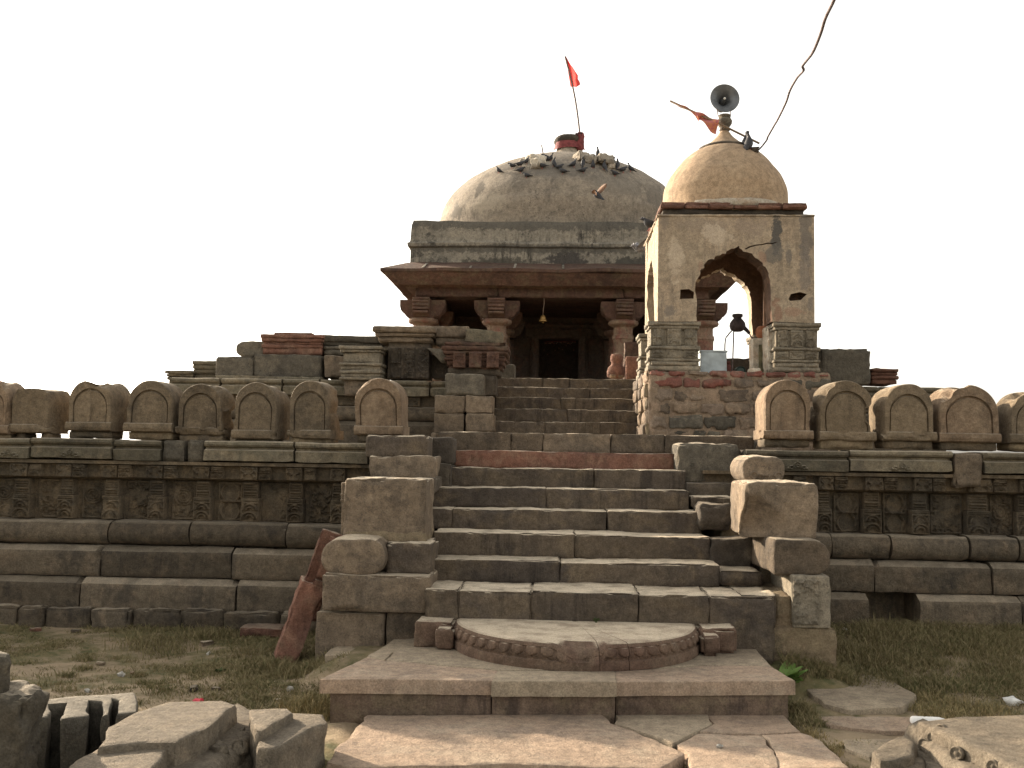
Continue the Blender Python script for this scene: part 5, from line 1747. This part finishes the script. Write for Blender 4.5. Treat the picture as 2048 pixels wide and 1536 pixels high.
# finial pot
fzz = zs(264)
fh = zs(228) - fzz
wpart('finial', lathe([(.05, 0), (.075, fh * .10), (.055, fh * .2), (.07, fh * .28), (.095, fh * .45), (.10, fh * .6), (.085, fh * .72), (.045, fh * .78), (.085, fh * .86), (.08, fh * .93), (.03, fh), (.001, fh)], 24, .006, 19, cap=False), 'grey_stone', (dx, dyc, fzz))
# rubble base
bx0, bx1 = P(1299, 800, YF - .05).x, P(1664, 800, YF - .05).x
v, q = block(bx1 - bx0 - .02, YBk - YF + 1.2, zB - TZ - .01, .03, .02, .05, 1130, .07)
wpart('rubble_core', (v, q), 'rubble_mortar', ((bx0 + bx1) / 2, YF - .016, TZ))
rs = random.Random(12)
zrow = [TZ + .0, TZ + .14, TZ + .27, TZ + .44, TZ + .60, TZ + .76, TZ + .89, zB + .004]
for r in range(len(zrow) - 1):
    x = bx0 + rs.uniform(-.01, .03)
    k = 0
    while x < bx1 - .06:
        wd_ = rs.uniform(.14, .42)
        if x + wd_ > bx1 - .1: wd_ = bx1 - x
        hh = zrow[r + 1] - zrow[r]
        red = (r in (6,) and (x < bx0 + .35 or x > bx0 + .55)) or rs.random() < .12 or (r == 5 and x < bx0 + .2)
        mt = 'rubble_red' if red else rs.choice(['rubble_stone', 'rubble_stone', 'rubble_stone', 'grey_stone', 'rubble_mortar'])
        dz = rs.uniform(-.02, .02) if 0 < r < 6 else 0
        lz = lozenge if False else None
        wpart('rubble_block', block(wd_ - rs.uniform(.012, .03), .16, hh - rs.uniform(.008, .022), .05, .014, .10, 1140 + r * 20 + k, .035, .09), mt, (x + wd_ / 2, YF - .036 + rs.uniform(-.012, .012), zrow[r] + .005 + dz * .4), rot=(0, rs.uniform(-.05, .05), 0))
        x += wd_
        k += 1
for r in range(6):                                 # ragged left flank
    y = YF + .06
    k = 0
    while y < YBk:
        d = rs.uniform(.2, .45)
        wpart('rubble_block', block(.15, d - .02, .155, .04, .014, .06, 1300 + r * 10 + k, .04, .04), rs.choice(['rubble_mortar', 'rubble_stone', 'mortar']), (bx0 + .045 + rs.uniform(-.02, .02), y, TZ + .01 + r * .162), rot=(0, rs.uniform(-.05, .05), 0))
        y += d
        k += 1

# ------------------------------------------------------------------ things on and in the tower
plain('horn_grey', (.16, .17, .18), .45, .3, .25, 8)
plain('horn_core', (.75, .74, .70), .5)
hp = P(1450, 196, dyc)
horn = thing('loudspeaker', 'round grey horn loudspeaker facing the viewer on the tower finial', 'loudspeaker', hp)
RH = P(1479, 196, dyc).x - hp.x
hprof = [(.03, .22), (.045, .16), (.06, .11), (.085, .07), (.12, .035), (RH * .93, .008), (RH, 0), (RH + .006, .006), (RH, .014), (.125, .05), (.09, .085), (.065, .13), (.055, .24), (.001, .24)]
hr = (rad(86), 0, rad(4))
obj('bell', (lathe(hprof, 48, cap=False)[0] * np.array([1, 1, -1]), lathe(hprof, 48, cap=False)[1]), 'horn_grey', horn, rot=hr, auto=60)
cprof = [(.001, .015), (.012, .02), (.016, .03), (.02, .06), (.05, .16), (.05, .2)]
obj('inner_horn', (lathe(cprof, 20, cap=False)[0] * np.array([1, 1, -1]), lathe(cprof, 20, cap=False)[1]), 'horn_grey', horn, rot=hr)
obj('centre_cap', (lathe([(.001, .004), (.014, .008), (.018, .02), (.001, .022)], 16, cap=False)[0] * np.array([1, 1, -1]), lathe([(.001, .004), (.014, .008), (.018, .02), (.001, .022)], 16, cap=False)[1]), 'horn_core', horn, rot=hr)
for s in (-1, 1):
    obj('bracket', tube([(s * .09, .10, -.12), (s * .085, .06, -.20), (s * .06, .0, -.30)], .006, 6), 'pole_metal', horn)
obj('driver', lathe([(.001, -.0), (.06, 0), (.065, .08), (.05, .10), (.001, .1)], 20, cap=False), 'horn_grey', horn, (0, .24, -.02), (rad(-90), 0, 0))

plain('orange_cloth', (.52, .22, .10), .8, 0, .35, 25, (.38, .12, .16))
plain('wood', (.26, .19, .13), .7, 0, .35, 40)
a0, a1 = P(1340, 202, dyc - .05), P(1519, 287, dyc - .13)
a0 = P(1340, 202, dyc - .12)
pn = thing('flag', 'faded pink and orange pennant wound along a slanting stick on the tower finial', 'flag', a0)
obj('stick', tube([Vector((0, 0, 0)), (a1 - a0) * .5 + Vector((0, 0, .01)), a1 - a0], .014, 8), 'wood', pn)
V = []
nu, nv = 26, 8
for i in range(nu + 1):
    for j in range(nv + 1):
        u, vv = i / nu, j / nv
        x = 1344 + (1438 - 1344) * u
        ytop = 203 + (241 - 203) * u
        wd_ = np.interp(u, [0, .3, .5, .58, .66, .75, .9, 1], [2, 5, 9, 18, 12, 16, 26, 28])
        q_ = P(x - 6 * vv * (u > .6), ytop + wd_ * vv, dyc - .12 - .02 * math.cos(vv * 3.1))
        V.append(Vector(q_) - a0 + Vector((0, .03 * math.sin(u * 17 + vv * 5), 0)))
obj('pennant', (np.array([tuple(v) for v in V]), grid_quads(nu + 1, nv + 1)), 'orange_cloth', pn)

cpx = [(1512, 302, 12.5), (1520, 297, 12.45), (1533, 281, 12.3), (1536, 273, 12.25), (1549, 250, 12.0), (1556, 238, 11.8), (1572, 205, 11.3), (1580, 181, 11.0), (1594, 156, 10.6), (1607, 141, 10.3), (1605, 133, 10.2), (1611, 124, 10.1), (1626, 104, 9.8), (1641, 68, 9.3), (1651, 36, 9.0), (1668, 0, 8.6), (1692, -60, 8.1), (1760, -190, 7.2), (1900, -420, 6.0)]
c0 = P(*cpx[0])
cp_ = [np.array(tuple(P(*c) - c0)) for c in cpx]
cp_ = np.array(cp_)
sm_ = [catmull(cp_, t) for t in np.linspace(0, len(cp_) - 1, 120)]
plain('cable_rubber', (.17, .13, .125), .6, 0, .4, 30)
tag(obj('cable', tube(sm_, .010, 8, .017), 'cable_rubber', None, c0), 'kinked dark cable running from the tower dome up out of the picture', 'cable')
tag(obj('clay_lump', block(.14, .12, .10, .04, .02, .03, 1400, .02), 'dark_stone', None, (P(1508, 306, 12.5).x, 12.42, P(1508, 310, 12.5).z)), 'dark lump anchoring the cable on the tower dome', 'lump')

# inside the arch
plain('clay_dark', (.06, .045, .045), .75, 0, .3, 15)
plain('terracotta', (.42, .17, .085), .8, 0, .2, 18)
plain('box_blue', (.46, .52, .54), .5, .1, .2, 8)
plain('box_rust', (.16, .06, .05), .8, 0, .3, 12)
plain('plank_green', (.20, .18, .10), .7, 0, .4, 10)
plain('drum_green', (.05, .075, .065), .35, .3, .2)
PY = YF + .95
zs2 = lambda py, Y=PY: P(1475, py, Y).z
b0 = P(1475, 664, PY)
pot = thing('water_pot', 'dark round water pot with a spout on thin wire legs inside the tower arch', 'pot', (b0.x, PY, zB))
s_ = PY / F
hz = b0.z - zB
obj('pot', move(lathe([(.001, 0), (8 * s_, 1 * s_), (14 * s_, 5 * s_), (16 * s_, 12 * s_), (15 * s_, 18 * s_), (11 * s_, 24 * s_), (8 * s_, 27 * s_), (8 * s_, 29 * s_), (10.5 * s_, 31 * s_), (10.5 * s_, 35 * s_), (9 * s_, 36 * s_), (.001, 35 * s_)], 28, cap=False), (0, 0, hz)), 'clay_dark', pot)
obj('spout', tube([(.08, 0, hz + .06), (.12, -.01, hz + .02), (.15, -.02, hz - .02)], .028, 10, .02), 'clay_dark', pot)
for pts in ([(-.06, 0, hz + .03), (-.12, 0, hz - .04), (-.16, 0, hz - .14), (-.165, 0, 0)], [(-.045, .02, hz + .02), (-.05, .02, hz - .15), (-.065, .02, 0)], [(.12, 0, hz + .02), (.17, 0, hz - .05), (.21, 0, hz - .16), (.235, 0, 0)]):
    obj('leg', tube([catmull(np.array(pts), t) for t in np.linspace(0, len(pts) - 1, 14)], .009, 6), 'cable_rubber', pot)
a = P(1426, 741, YF + .42)
bx = thing('metal_box', 'pale blue metal box inside the tower arch beside the carved pier', 'box', (a.x, YF + .36, zB))
bw, bh = P(1452, 720, YF + .36).x - P(1400, 720, YF + .36).x, P(1426, 701, YF + .36).z - zB
obj('body', block(bw, .3, bh - .02, .01, .003, .004, 1410, .05, .002), 'box_blue', bx)
obj('lid', block(bw + .02, .32, .022, .006, .002, .003, 1411, .05, .002), 'box_blue', bx, (0, -.01, bh - .02))
a = P(1457, 740, YF + .5)
tag(obj('brick_stack', tiers([(0, .06, .06, 0), (.062, .12, .058, 0), (.122, .17, .06, 0)], .2, 1414, .03), 'box_rust', None, (a.x, YF + .5, zB)), 'dark reddish brick stack right of the pale blue box', 'bricks')
a = P(1482, 731, YF + .7)
dm = thing('tin_drum', 'dark green tin lying on its side under the water pot', 'tin', (a.x, YF + .7, zB + .062))
obj('drum', move(lathe([(.001, .015), (.045, .015), (.055, 0), (.062, .004), (.062, .2), (.05, .22), (.001, .22)], 28, cap=False), rx=rad(-90)), 'drum_green', dm, auto=40)
a, b = P(1452, 725, 13.35).x, P(1512, 725, 13.35).x
tag(obj('parapet_stone', block(b - a + .5, .2, P(1480, 716, 13.35).z - zB, .02, .01, .03, 1416), 'dark_stone', None, ((a + b) / 2, 13.36, zB)), 'low dark parapet stone at the back of the tower arch', 'stone block')
a = P(1527, 700, YF + .75)
pd = thing('plaster_pedestal', 'cream plastered pedestal with a greenish plank on its face inside the tower arch', 'pedestal', (a.x, YF + .75, zB))
pw_ = P(1547, 700, YF + .75).x - P(1506, 700, YF + .75).x
phh = P(1527, 676, YF + .75).z - zB
obj('post', block(pw_, .25, phh, .015, .006, .02, 1418, .03), 'limewash', pd)
obj('plank', block(.085, .03, phh * .82, .005, .003, .008, 1419, .03), 'plank_green', pd, (-.02, -.035, 0))
a = P(1526, 662, YF + .8)
tag(obj('clay_ball', lathe([(.001, 0), (.045, .006), (.075, .035), (.086, .085), (.078, .13), (.05, .16), (.035, .165), (.03, .16), (.001, .15)], 28, .002, 3, cap=False), 'terracotta', None, (a.x, YF + .85, zB + phh)), 'round orange terracotta pot on the cream pedestal', 'pot')
a = P(1508, 738, YF + .25)
tag(obj('rubble_lump', block(.12, .12, .05, .02, .012, .02, 1420, .02), 'limewash', None, (a.x, YF + .2, zB)), 'pale lump of broken plaster on the sill of the tower arch', 'rubble')

# ------------------------------------------------------------------ pigeons
plain('pigeon_grey', (.050, .050, .054), .6, 0, .4, 30, (.028, .029, .033))
plain('pigeon_light', (.22, .22, .23), .6, 0, .4, 30, (.10, .10, .11))
plain('wing_brown', (.30, .16, .085), .7, 0, .4, 30, (.12, .085, .07))
plain('pigeon_leg', (.35, .10, .08), .6)


def loft(rings, n=12):
    V = []
    for (x, z, ry, rz) in rings:
        for k in range(n):
            t = 2 * math.pi * k / n
            V.append((x, math.cos(t) * ry, z + math.sin(t) * rz))
    m = len(rings)
    f = grid_quads(m, n).tolist()
    idx = np.arange(m * n).reshape(m, n)
    for i in range(m - 1): f.append([int(idx[i, -1]), int(idx[i + 1, -1]), int(idx[i + 1, 0]), int(idx[i, 0])])
    f.append(idx[0].tolist())
    f.append(idx[-1][::-1].tolist())
    return np.array(V), f


def pigeon_mesh(lean, neck):
    R0 = [(-.185, .004, .026, .004), (-.15, .006, .028, .006), (-.11, .012, .034, .016), (-.07, .020, .050, .036), (-.02, .024, .060, .054), (.03, .034, .058, .058), (.062, .052, .046, .050), (.08, .078, .032, .036)]
    hx, hz_ = .088 + neck * .2, .105 + neck
    R0 += [(hx, hz_, .026, .026), (hx + .012, hz_ + .018, .026, .025), (hx + .028, hz_ + .020, .022, .021), (hx + .042, hz_ + .015, .009, .008), (hx + .060, hz_ + .008, .003, .003)]
    v, f = loft(R0)
    R_ = np.array(Matrix.Rotation(-lean, 3, 'Y'))
    v = v @ R_.T
    v[:, 2] += .075
    return v, f


PM = {}
for nm, ln, nk in (('low', .0, -.035), ('mid', .32, 0.0), ('tall', .85, .02)):
    b = obj('body', pigeon_mesh(ln, nk), 'pigeon_grey')
    l1 = obj('leg', tube([(0, .02, .04), (.005, .02, .004), (.03, .02, .002)], .005, 5), 'pigeon_leg')
    PM[nm] = (b, l1)
PIG = [  # px, py, pose, yaw, label
    (997, 343, 'mid', 165, 'lone pigeon furthest left on the big dome, facing left'),
    (1024, 334, 'low', 170, 'low crouching pigeon, second from the left edge of the dome flock'),
    (1040, 331, 'low', 20, 'pigeon close to the dome outline, just left of the first ring stone'),
    (1053, 325, 'mid', 30, 'pigeon perched against the leftmost ring stone of the dome'),
    (1041, 343, 'low', 5, 'plump pigeon below the leftmost ring stone'),
    (1053, 353, 'low', 175, 'lowest pigeon on the left part of the big dome'),
    (1085, 334, 'low', 165, 'pigeon facing left under the iron rod'),
    (1092, 318, 'low', 200, 'tail-up dark pigeon at the foot of the iron rod'),
    (1101, 319, 'mid', 340, 'pigeon just below the left edge of the stone finial'),
    (1107, 330, 'tall', 150, 'upright pigeon in the middle left of the dome flock'),
    (1119, 336, 'low', 10, 'pigeon with raised tail in the middle of the dome flock'),
    (1126, 345, 'low', 170, 'lowest pigeon in the middle of the dome flock, facing left'),
    (1147, 331, 'mid', 15, 'pigeon below the finial facing right with raised head'),
    (1166, 329, 'tall', 80, 'upright pigeon below the dark red cloth bundle'),
    (1178, 320, 'low', 340, 'pigeon crouching between the ring stones right of the cloth bundle'),
    (1186, 333, 'tall', 270, 'upright pigeon seen from the front right of the middle'),
    (1166, 343, 'low', 10, 'low pigeon facing right above the flying pigeon'),
    (1208, 336, 'tall', 130, 'upright pigeon leaning left, right part of the flock'),
    (1196, 308, 'tall', 60, 'pigeon standing upright on the tallest ring stone, against the sky'),
    (1200, 320, 'low', 350, 'pigeon in front of the tallest ring stone'),
    (1227, 328, 'tall', 120, 'upright pigeon on the right outline of the dome'),
    (1236, 333, 'tall', 60, 'small upright pigeon beside the one on the right outline'),
    (1246, 342, 'low', 15, 'long low pigeon on the right slope of the dome'),
    (1230, 349, 'low', 190, 'lowest pigeon on the right slope of the dome'),
    (1261, 340, 'mid', 200, 'furthest right pigeon on the big dome'),
]
GP = 'pigeons on the temple and tower'


def put_pigeon(p, pose, yaw, lab, sc=.98, grp=GP):
    r = thing('pigeon', lab, 'pigeon', p, rad(yaw), grp)
    r.scale = (sc, sc, sc)
    b, l1 = PM[pose]
    c = b.copy()
    COL.objects.link(c)
    c.parent = r
    for s in (1, -1):
        d = l1.copy()
        COL.objects.link(d)
        d.parent = r
        if s < 0: d.scale = (1, -1, 1)
    return r


for k, (px, py, pose, yaw, lab) in enumerate(PIG):
    put_pigeon(dome_hit(px, py + 4), pose, yaw, lab, .74 + .1 * ((k * 37) % 5) / 4)
st_p = P(1499, 303, 12.45)
put_pigeon(st_p, 'tall', 35, 'large upright grey pigeon on the tower dome by the stick end', .95)
put_pigeon(P(1489, 299, 12.6), 'tall', 140, 'pigeon half hidden behind the large one on the tower dome', .8)
tl = P(1312, 433, 12.15)
put_pigeon(Vector((xl - .02, 12.9, zWallTop + .02)), 'low', 190, 'dark pigeon on the left cornice of the tower against the big dome', .95)
pg_ = P(1279, 500, 14.2)
fly2 = thing('pigeon', 'grey pigeon fluttering at the left wall of the tower', 'pigeon', pg_, rad(200), GP)


def wing(L, wd_):
    V = []
    n, m = 10, 6
    for i in range(n + 1):
        u = i / n
        c = wd_ * math.sqrt(max(.02, math.sin(math.pi * (.12 + .86 * u))))
        for j in range(m + 1):
            t = j / m
            V.append((c * (t - .35) - .05 * u, L * u, .012 * math.sin(math.pi * t) + .03 * u * u))
    v = np.array(V)
    q = grid_quads(n + 1, m + 1).tolist()
    b = v.copy()
    b[:, 2] -= .006
    k = len(v)
    return np.concatenate([v, b]), q + [[i + k for i in f][::-1] for f in q]


def flier(root, ang, mats):
    obj('body', (pigeon_mesh(-.15, -.05)[0] - np.array([0, 0, .08]), pigeon_mesh(0, 0)[1]), mats[0], root)
    for s in (1, -1):
        v, f = wing(.26, .11)
        if s < 0: v = v * np.array([1, -1, 1])
        obj('wing', (v, f), mats[1], root, (.02, s * .03, .02), (s * rad(ang), 0, rad(s * 12)))


flier(fly2, 25, ('pigeon_light', 'pigeon_light'))
fp = P(1194, 392, 18.5)
fly = thing('pigeon', 'flying pigeon with raised brown wings in front of the big dome', 'pigeon', fp, 0, GP)
fly.rotation_euler = (rad(-40), rad(-38), rad(150))
flier(fly, 52, ('pigeon_grey', 'wing_brown'))
for b, l1 in PM.values():
    bpy.data.objects.remove(b)
    bpy.data.objects.remove(l1)

# ------------------------------------------------------------------ grass, weeds and litter
polys = [shrink(polyZ(px, z), -.01) for mt, z, px, lab in FL]
polys += [polyZ(q, .1) for q in ([(640, 1358), (1588, 1362), (1500, 1285), (805, 1283)], [(150, 1540), (230, 1440), (300, 1405), (475, 1408), (520, 1480), (470, 1620), (150, 1640)], [(500, 1420), (575, 1417), (645, 1432), (560, 1500)], [(30, 1436), (40, 1402), (262, 1387), (272, 1424)])]
polys.append([(-1.5, 5.0), (-1.5, 6.0), (1.2, 6.0), (1.2, 5.0)])


def in_poly(x, y, poly):
    c = np.zeros(len(x), bool)
    n = len(poly)
    for i in range(n):
        x0, y0 = poly[i]
        x1, y1 = poly[(i + 1) % n]
        if abs(y1 - y0) < 1e-9: continue
        c ^= ((y0 > y) != (y1 > y)) & (x < (x1 - x0) * (y - y0) / (y1 - y0) + x0)
    return c


def blades(x, y, h, wd_, seed, lean=.5):
    rs = np.random.RandomState(seed)
    n = len(x)
    z = gz(x, y) - .004
    a = rs.rand(n) * 2 * math.pi
    l = h * lean * (.3 + rs.rand(n))
    la = rs.rand(n) * 2 * math.pi
    ca, sa = np.cos(a) * wd_ / 2, np.sin(a) * wd_ / 2
    lx, ly = np.cos(la) * l, np.sin(la) * l
    V = np.empty((n, 5, 3))
    V[:, 0] = np.column_stack([x - ca, y - sa, z])
    V[:, 1] = np.column_stack([x + ca, y + sa, z])
    V[:, 2] = np.column_stack([x + ca * .7 + lx * .4, y + sa * .7 + ly * .4, z + h * .6])
    V[:, 3] = np.column_stack([x - ca * .7 + lx * .4, y - sa * .7 + ly * .4, z + h * .6])
    V[:, 4] = np.column_stack([x + lx, y + ly, z + h])
    b = np.arange(n)[:, None] * 5
    tris = np.concatenate([b + np.array([0, 1, 2]), b + np.array([0, 2, 3]), b + np.array([3, 2, 4])])
    return V.reshape(-1, 3), tris


def grass_mat(name, g1, g2, straw, f):
    b = NB(name)
    col = b.mix(b.ramp(b.noise(1.6, 4, .6), .35, .65), g1, g2)
    col = b.mix(b.math('MULTIPLY', b.ramp(b.noise(30, 2, .5, offs=3), .42, .62), f), col, straw)
    b.l(col, b.b.inputs['Base Color'])
    b.b.inputs['Roughness'].default_value = .8
    M[name] = b.m


grass_mat('grass_short', (.095, .092, .036), (.140, .122, .056), (.26, .205, .11), .9)
grass_mat('grass_dry', (.20, .16, .075), (.15, .13, .055), (.34, .26, .13), .8)
rs = np.random.RandomState(2)
N = 520000
x = np.concatenate([rs.uniform(-6.8, -1.0, N // 2), rs.uniform(1.2, 6.8, N // 2)])
y = rs.uniform(3.6, 8.85, N)
g = fbm(np.column_stack([x * 1.15, y * 1.9, 0 * x]), 31, 4)
g2_ = fbm(np.column_stack([x * 5, y * 5, 0 * x]), 33, 3)
wallgrow = np.exp(-np.maximum(0, 8.8 - y) / .35) + np.where(x > 1.7, .9 * sstep(6.2, 7.2, y), 0) + np.where((x > 1.2) & (x < 1.9), .8 * sstep(6.0, 6.6, y), 0) + np.where((x < -1.1) & (x > -2.4), .8 * sstep(5.9, 6.5, y), 0)
dens = sstep(-.06, .95, g + .45 * g2_ + .9 * wallgrow)
keep = rs.rand(N) < dens * np.clip(.25 + .75 * sstep(9, 4.5, y) * 0 + .75, 0, 1)
for pl_ in polys: keep &= ~in_poly(x, y, pl_)
x, y = x[keep], y[keep]
wg = wallgrow[keep]
h = (.007 + .014 * rs.rand(len(x)) ** 2) * (1 + 1.0 * np.clip(g[keep], 0, 1) + 1.7 * wg)
vf = blades(x, y, h, .005, 5, 1.6)
tag(obj('grass', vf, 'grass_short', smooth=False), kind='stuff')
# taller tufts against the stones
TUF = [(640, 1390, .10, .2, 900), (690, 1400, .07, .14, 700), (668, 1420, .07, .12, 500), (640, 1365, .05, .12, 300), (700, 1300, .1, .22, 600), (600, 1310, .10, .16, 600), (560, 1300, .12, .1, 400), (640, 1300, .10, .14, 500), (740, 1285, .09, .12, 300), (500, 1270, .08, .2, 300), (420, 1240, .12, .2, 400), (300, 1250, .12, .25, 500), (340, 1262, .1, .2, 300), (1600, 1400, .1, .14, 700), (1625, 1420, .06, .12, 500), (1570, 1330, .12, .12, 500), (1650, 1330, .08, .22, 900), (1720, 1330, .08, .2, 700), (1610, 1305, .12, .12, 400), (1850, 1330, .08, .3, 900), (1780, 1270, .14, .3, 900), (1950, 1290, .12, .3, 900), (1720, 1290, .12, .25, 700), (1860, 1400, .06, .2, 900), (1950, 1390, .06, .25, 900), (1840, 1365, .05, .2, 600), (1640, 1470, .035, .10, 800), (1700, 1468, .03, .1, 500), (1660, 1500, .035, .10, 700), (1690, 1530, .04, .1, 600), (1760, 1470, .035, .12, 500), (1610, 1440, .04, .1, 500), (640, 1480, .05, .10, 500), (660, 1455, .05, .1, 500), (600, 1400, .04, .2, 700), (520, 1300, .06, .25, 600), (420, 1300, .05, .3, 600), (1990, 1440, .04, .2, 500)]
rq = random.Random(77)
for _ in range(110):
    TUF.append((rq.uniform(0, 640), rq.uniform(1255, 1395), rq.uniform(.02, .055), rq.uniform(.05, .14), int(rq.uniform(50, 160))))
for _ in range(70):
    TUF.append((rq.uniform(1600, 2048), rq.uniform(1290, 1350), rq.uniform(.04, .09), rq.uniform(.06, .2), int(rq.uniform(80, 200))))
TX, TYy, TH_, = [], [], []
DX, DYy, DH = [], [], []
for k, (px, py, h_, r, n) in enumerate(TUF):
    p = PZ(px, py, .08 if py > 1340 else .14)
    xx = p.x + rs.normal(0, r * .55, n)
    yy = p.y + rs.normal(0, r * .55, n)
    hh = h_ * (.35 + .65 * rs.rand(n))
    if 23 <= k < 40 and py > 1355 or k in (0, 1, 2, 3, 32, 33):
        DX.append(xx); DYy.append(yy); DH.append(hh)
    else:
        TX.append(xx); TYy.append(yy); TH_.append(hh)
for nm, A, B_, H_, mt in (('grass_tufts', TX, TYy, TH_, 'grass_short'), ('dry_grass', DX, DYy, DH, 'grass_dry')):
    A, B_, H_ = np.concatenate(A), np.concatenate(B_), np.concatenate(H_)
    k = np.ones(len(A), bool)
    for pl_ in polys: k &= ~in_poly(A, B_, pl_)
    tag(obj(nm, blades(A[k], B_[k], H_[k], .006, 9, .8), mt, smooth=False), kind='stuff')


def leafy(name, px, py, z, n, L, lab, seed, mat='leaf_green'):
    p = PZ(px, py, z)
    p.z = float(gz(np.array([p.x]), np.array([p.y]))[0])
    rs_ = random.Random(seed)
    root = thing(name, lab, 'weed', p)
    parts = []
    for k in range(n):
        a = rs_.uniform(0, 6.28)
        l = L * rs_.uniform(.6, 1.1)
        up = rs_.uniform(.5, 1.1)
        V = []
        for i in range(8):
            u = i / 7
            wd_ = .17 * L * math.sin(math.pi * min(.98, .08 + .9 * u)) ** .8 * 1.2
            for s in (-1, 0, 1):
                V.append((l * u * math.cos(up * (1 - .4 * u)), s * wd_, l * u * math.sin(up) * (1 - .25 * u) + abs(s) * .01))
        v = np.array(V) @ np.array(Matrix.Rotation(a, 3, 'Z')).T
        parts.append((v, grid_quads(8, 3)))
    obj('leaves', join(*parts), mat, root)
    obj('stem', tube([(0, 0, -.01), (.004, 0, L * .25)], .008, 6), mat, root)


plain('leaf_green', (.10, .18, .035), .5, 0, .3, 12, (.16, .25, .07))
plain('leaf_dull', (.075, .10, .035), .6, 0, .3, 12)
leafy('weed', 1566, 1352, .10, 34, .20, 'bright green broad-leaved weed at the right corner of the platform', 1)
leafy('weed', 1585, 1345, .12, 12, .07, 'small green weed right of the bright broad-leaved one', 2)
leafy('weed', 1062, 1428, .05, 14, .03, 'tiny weed in the joint under the middle of the platform', 3, 'leaf_dull')
leafy('weed', 968, 1427, .05, 10, .025, 'tiny weed in the joint under the left of the platform middle', 4, 'leaf_dull')
leafy('weed', 1190, 1238, .42, 12, .03, 'tiny weed growing in the joint behind the half-round stone', 5, 'leaf_dull')
bpy.data.objects['weed.004'].location.z = .42
bpy.data.objects['weed.004'].location.y = 7.13
leafy('weed', 620, 1320, .1, 16, .07, 'low leafy weed at the foot of the leaning red fragment', 6, 'leaf_dull')
leafy('weed', 440, 1335, .03, 14, .045, 'small dark weed clump on the bare earth left of the fragment', 7, 'leaf_dull')

plain('white_plastic', (.78, .77, .74), .4, 0, .1)
plain('cap_red', (.62, .05, .08), .4)
plain('paper', (.55, .52, .46), .8, 0, .3)
p = PZ(1860, 1424, .09)
bt_ = thing('bottle', 'white plastic bottle with a red cap lying in the dry grass', 'bottle', (p.x, p.y, float(gz(np.array([p.x]), np.array([p.y]))[0]) + .045), rad(-7))
obj('body', move(lathe([(.001, -.11), (.026, -.11), (.033, -.10), (.033, -.04), (.031, -.03), (.033, -.02), (.033, .05), (.026, .08), (.014, .095), (.014, .105), (.001, .105)], 24, .002, 3, cap=False), ry=rad(90)), 'white_plastic', bt_)
obj('cap', move(lathe([(.001, .098), (.017, .098), (.018, .125), (.016, .128), (.001, .128)], 18, cap=False), ry=rad(90)), 'cap_red', bt_)


def crumple(s, seed):
    v, f = loft([(-1, 0, .15, .1), (-.7, .1, .6, .4), (-.2, .2, .9, .6), (.3, .2, .8, .7), (.8, .1, .5, .4), (1, 0, .1, .1)], 14)
    v = v + np.column_stack([fbm(v * 2.2 + seed + 7 * k, seed + k, 3) for k in range(3)]) * .55
    return v * s, f


for k, (px, py, s, mt, lab) in enumerate(((2022, 1370, .045, 'white_plastic', 'crumpled white plastic bag in the grass near the right edge'), (1690, 1270, .025, 'paper', 'pale scrap in the dark grass right of the stair foot'), (243, 1338, .026, 'paper', 'white paper scrap on the bare earth left of centre in the yard'), (580, 1366, .024, 'paper', 'pale plastic scrap in the grass left of the platform'), (176, 1373, .022, 'paper', 'flat pale wrapper behind the grooved block'), (398, 1388, .026, 'cap_red', 'small red wrapper in the grass behind the large flat carved slab'), (418, 1297, .018, 'paper', 'tiny white scrap in front of the left wall'), (1950, 1404, .02, 'paper', 'pale scrap in the dry grass right of the bottle'), (1440, 1474, .016, 'paper', 'small shiny scrap on the cracked flagstone'))):
    p = PZ(px, py, .04 if px < 1400 else .1)
    z_ = float(gz(np.array([p.x]), np.array([p.y]))[0]) + s * .3
    if px == 1440: z_ = .05
    tag(obj('litter', crumple(s, 5 + k), mt, None, (p.x, p.y, z_), (0, 0, k * 1.3)), lab, 'litter')
rsx = random.Random(8)
for k, (px, py, s) in enumerate(((150, 1250, .05), (75, 1248, .06), (270, 1330, .03), (205, 1312, .04), (410, 1275, .07), (380, 1362, .05), (430, 1362, .04), (560, 1380, .03), (550, 1325, .05), (1800, 1345, .04), (1975, 1330, .035))):
    p = PZ(px, py, .05)
    tag(obj('pebble', block(s * 1.6, s, s * .7, s * .25, s * .12, .02, 1500 + k, s * .3), rsx.choice(['block_stone', 'red_stone', 'wall_stone']), None, (p.x, p.y, float(gz(np.array([p.x]), np.array([p.y]))[0]) - s * .15), (0, 0, k)), 'loose stone lying in the patchy yard below the wall', 'stone', 'loose stones in the yard')
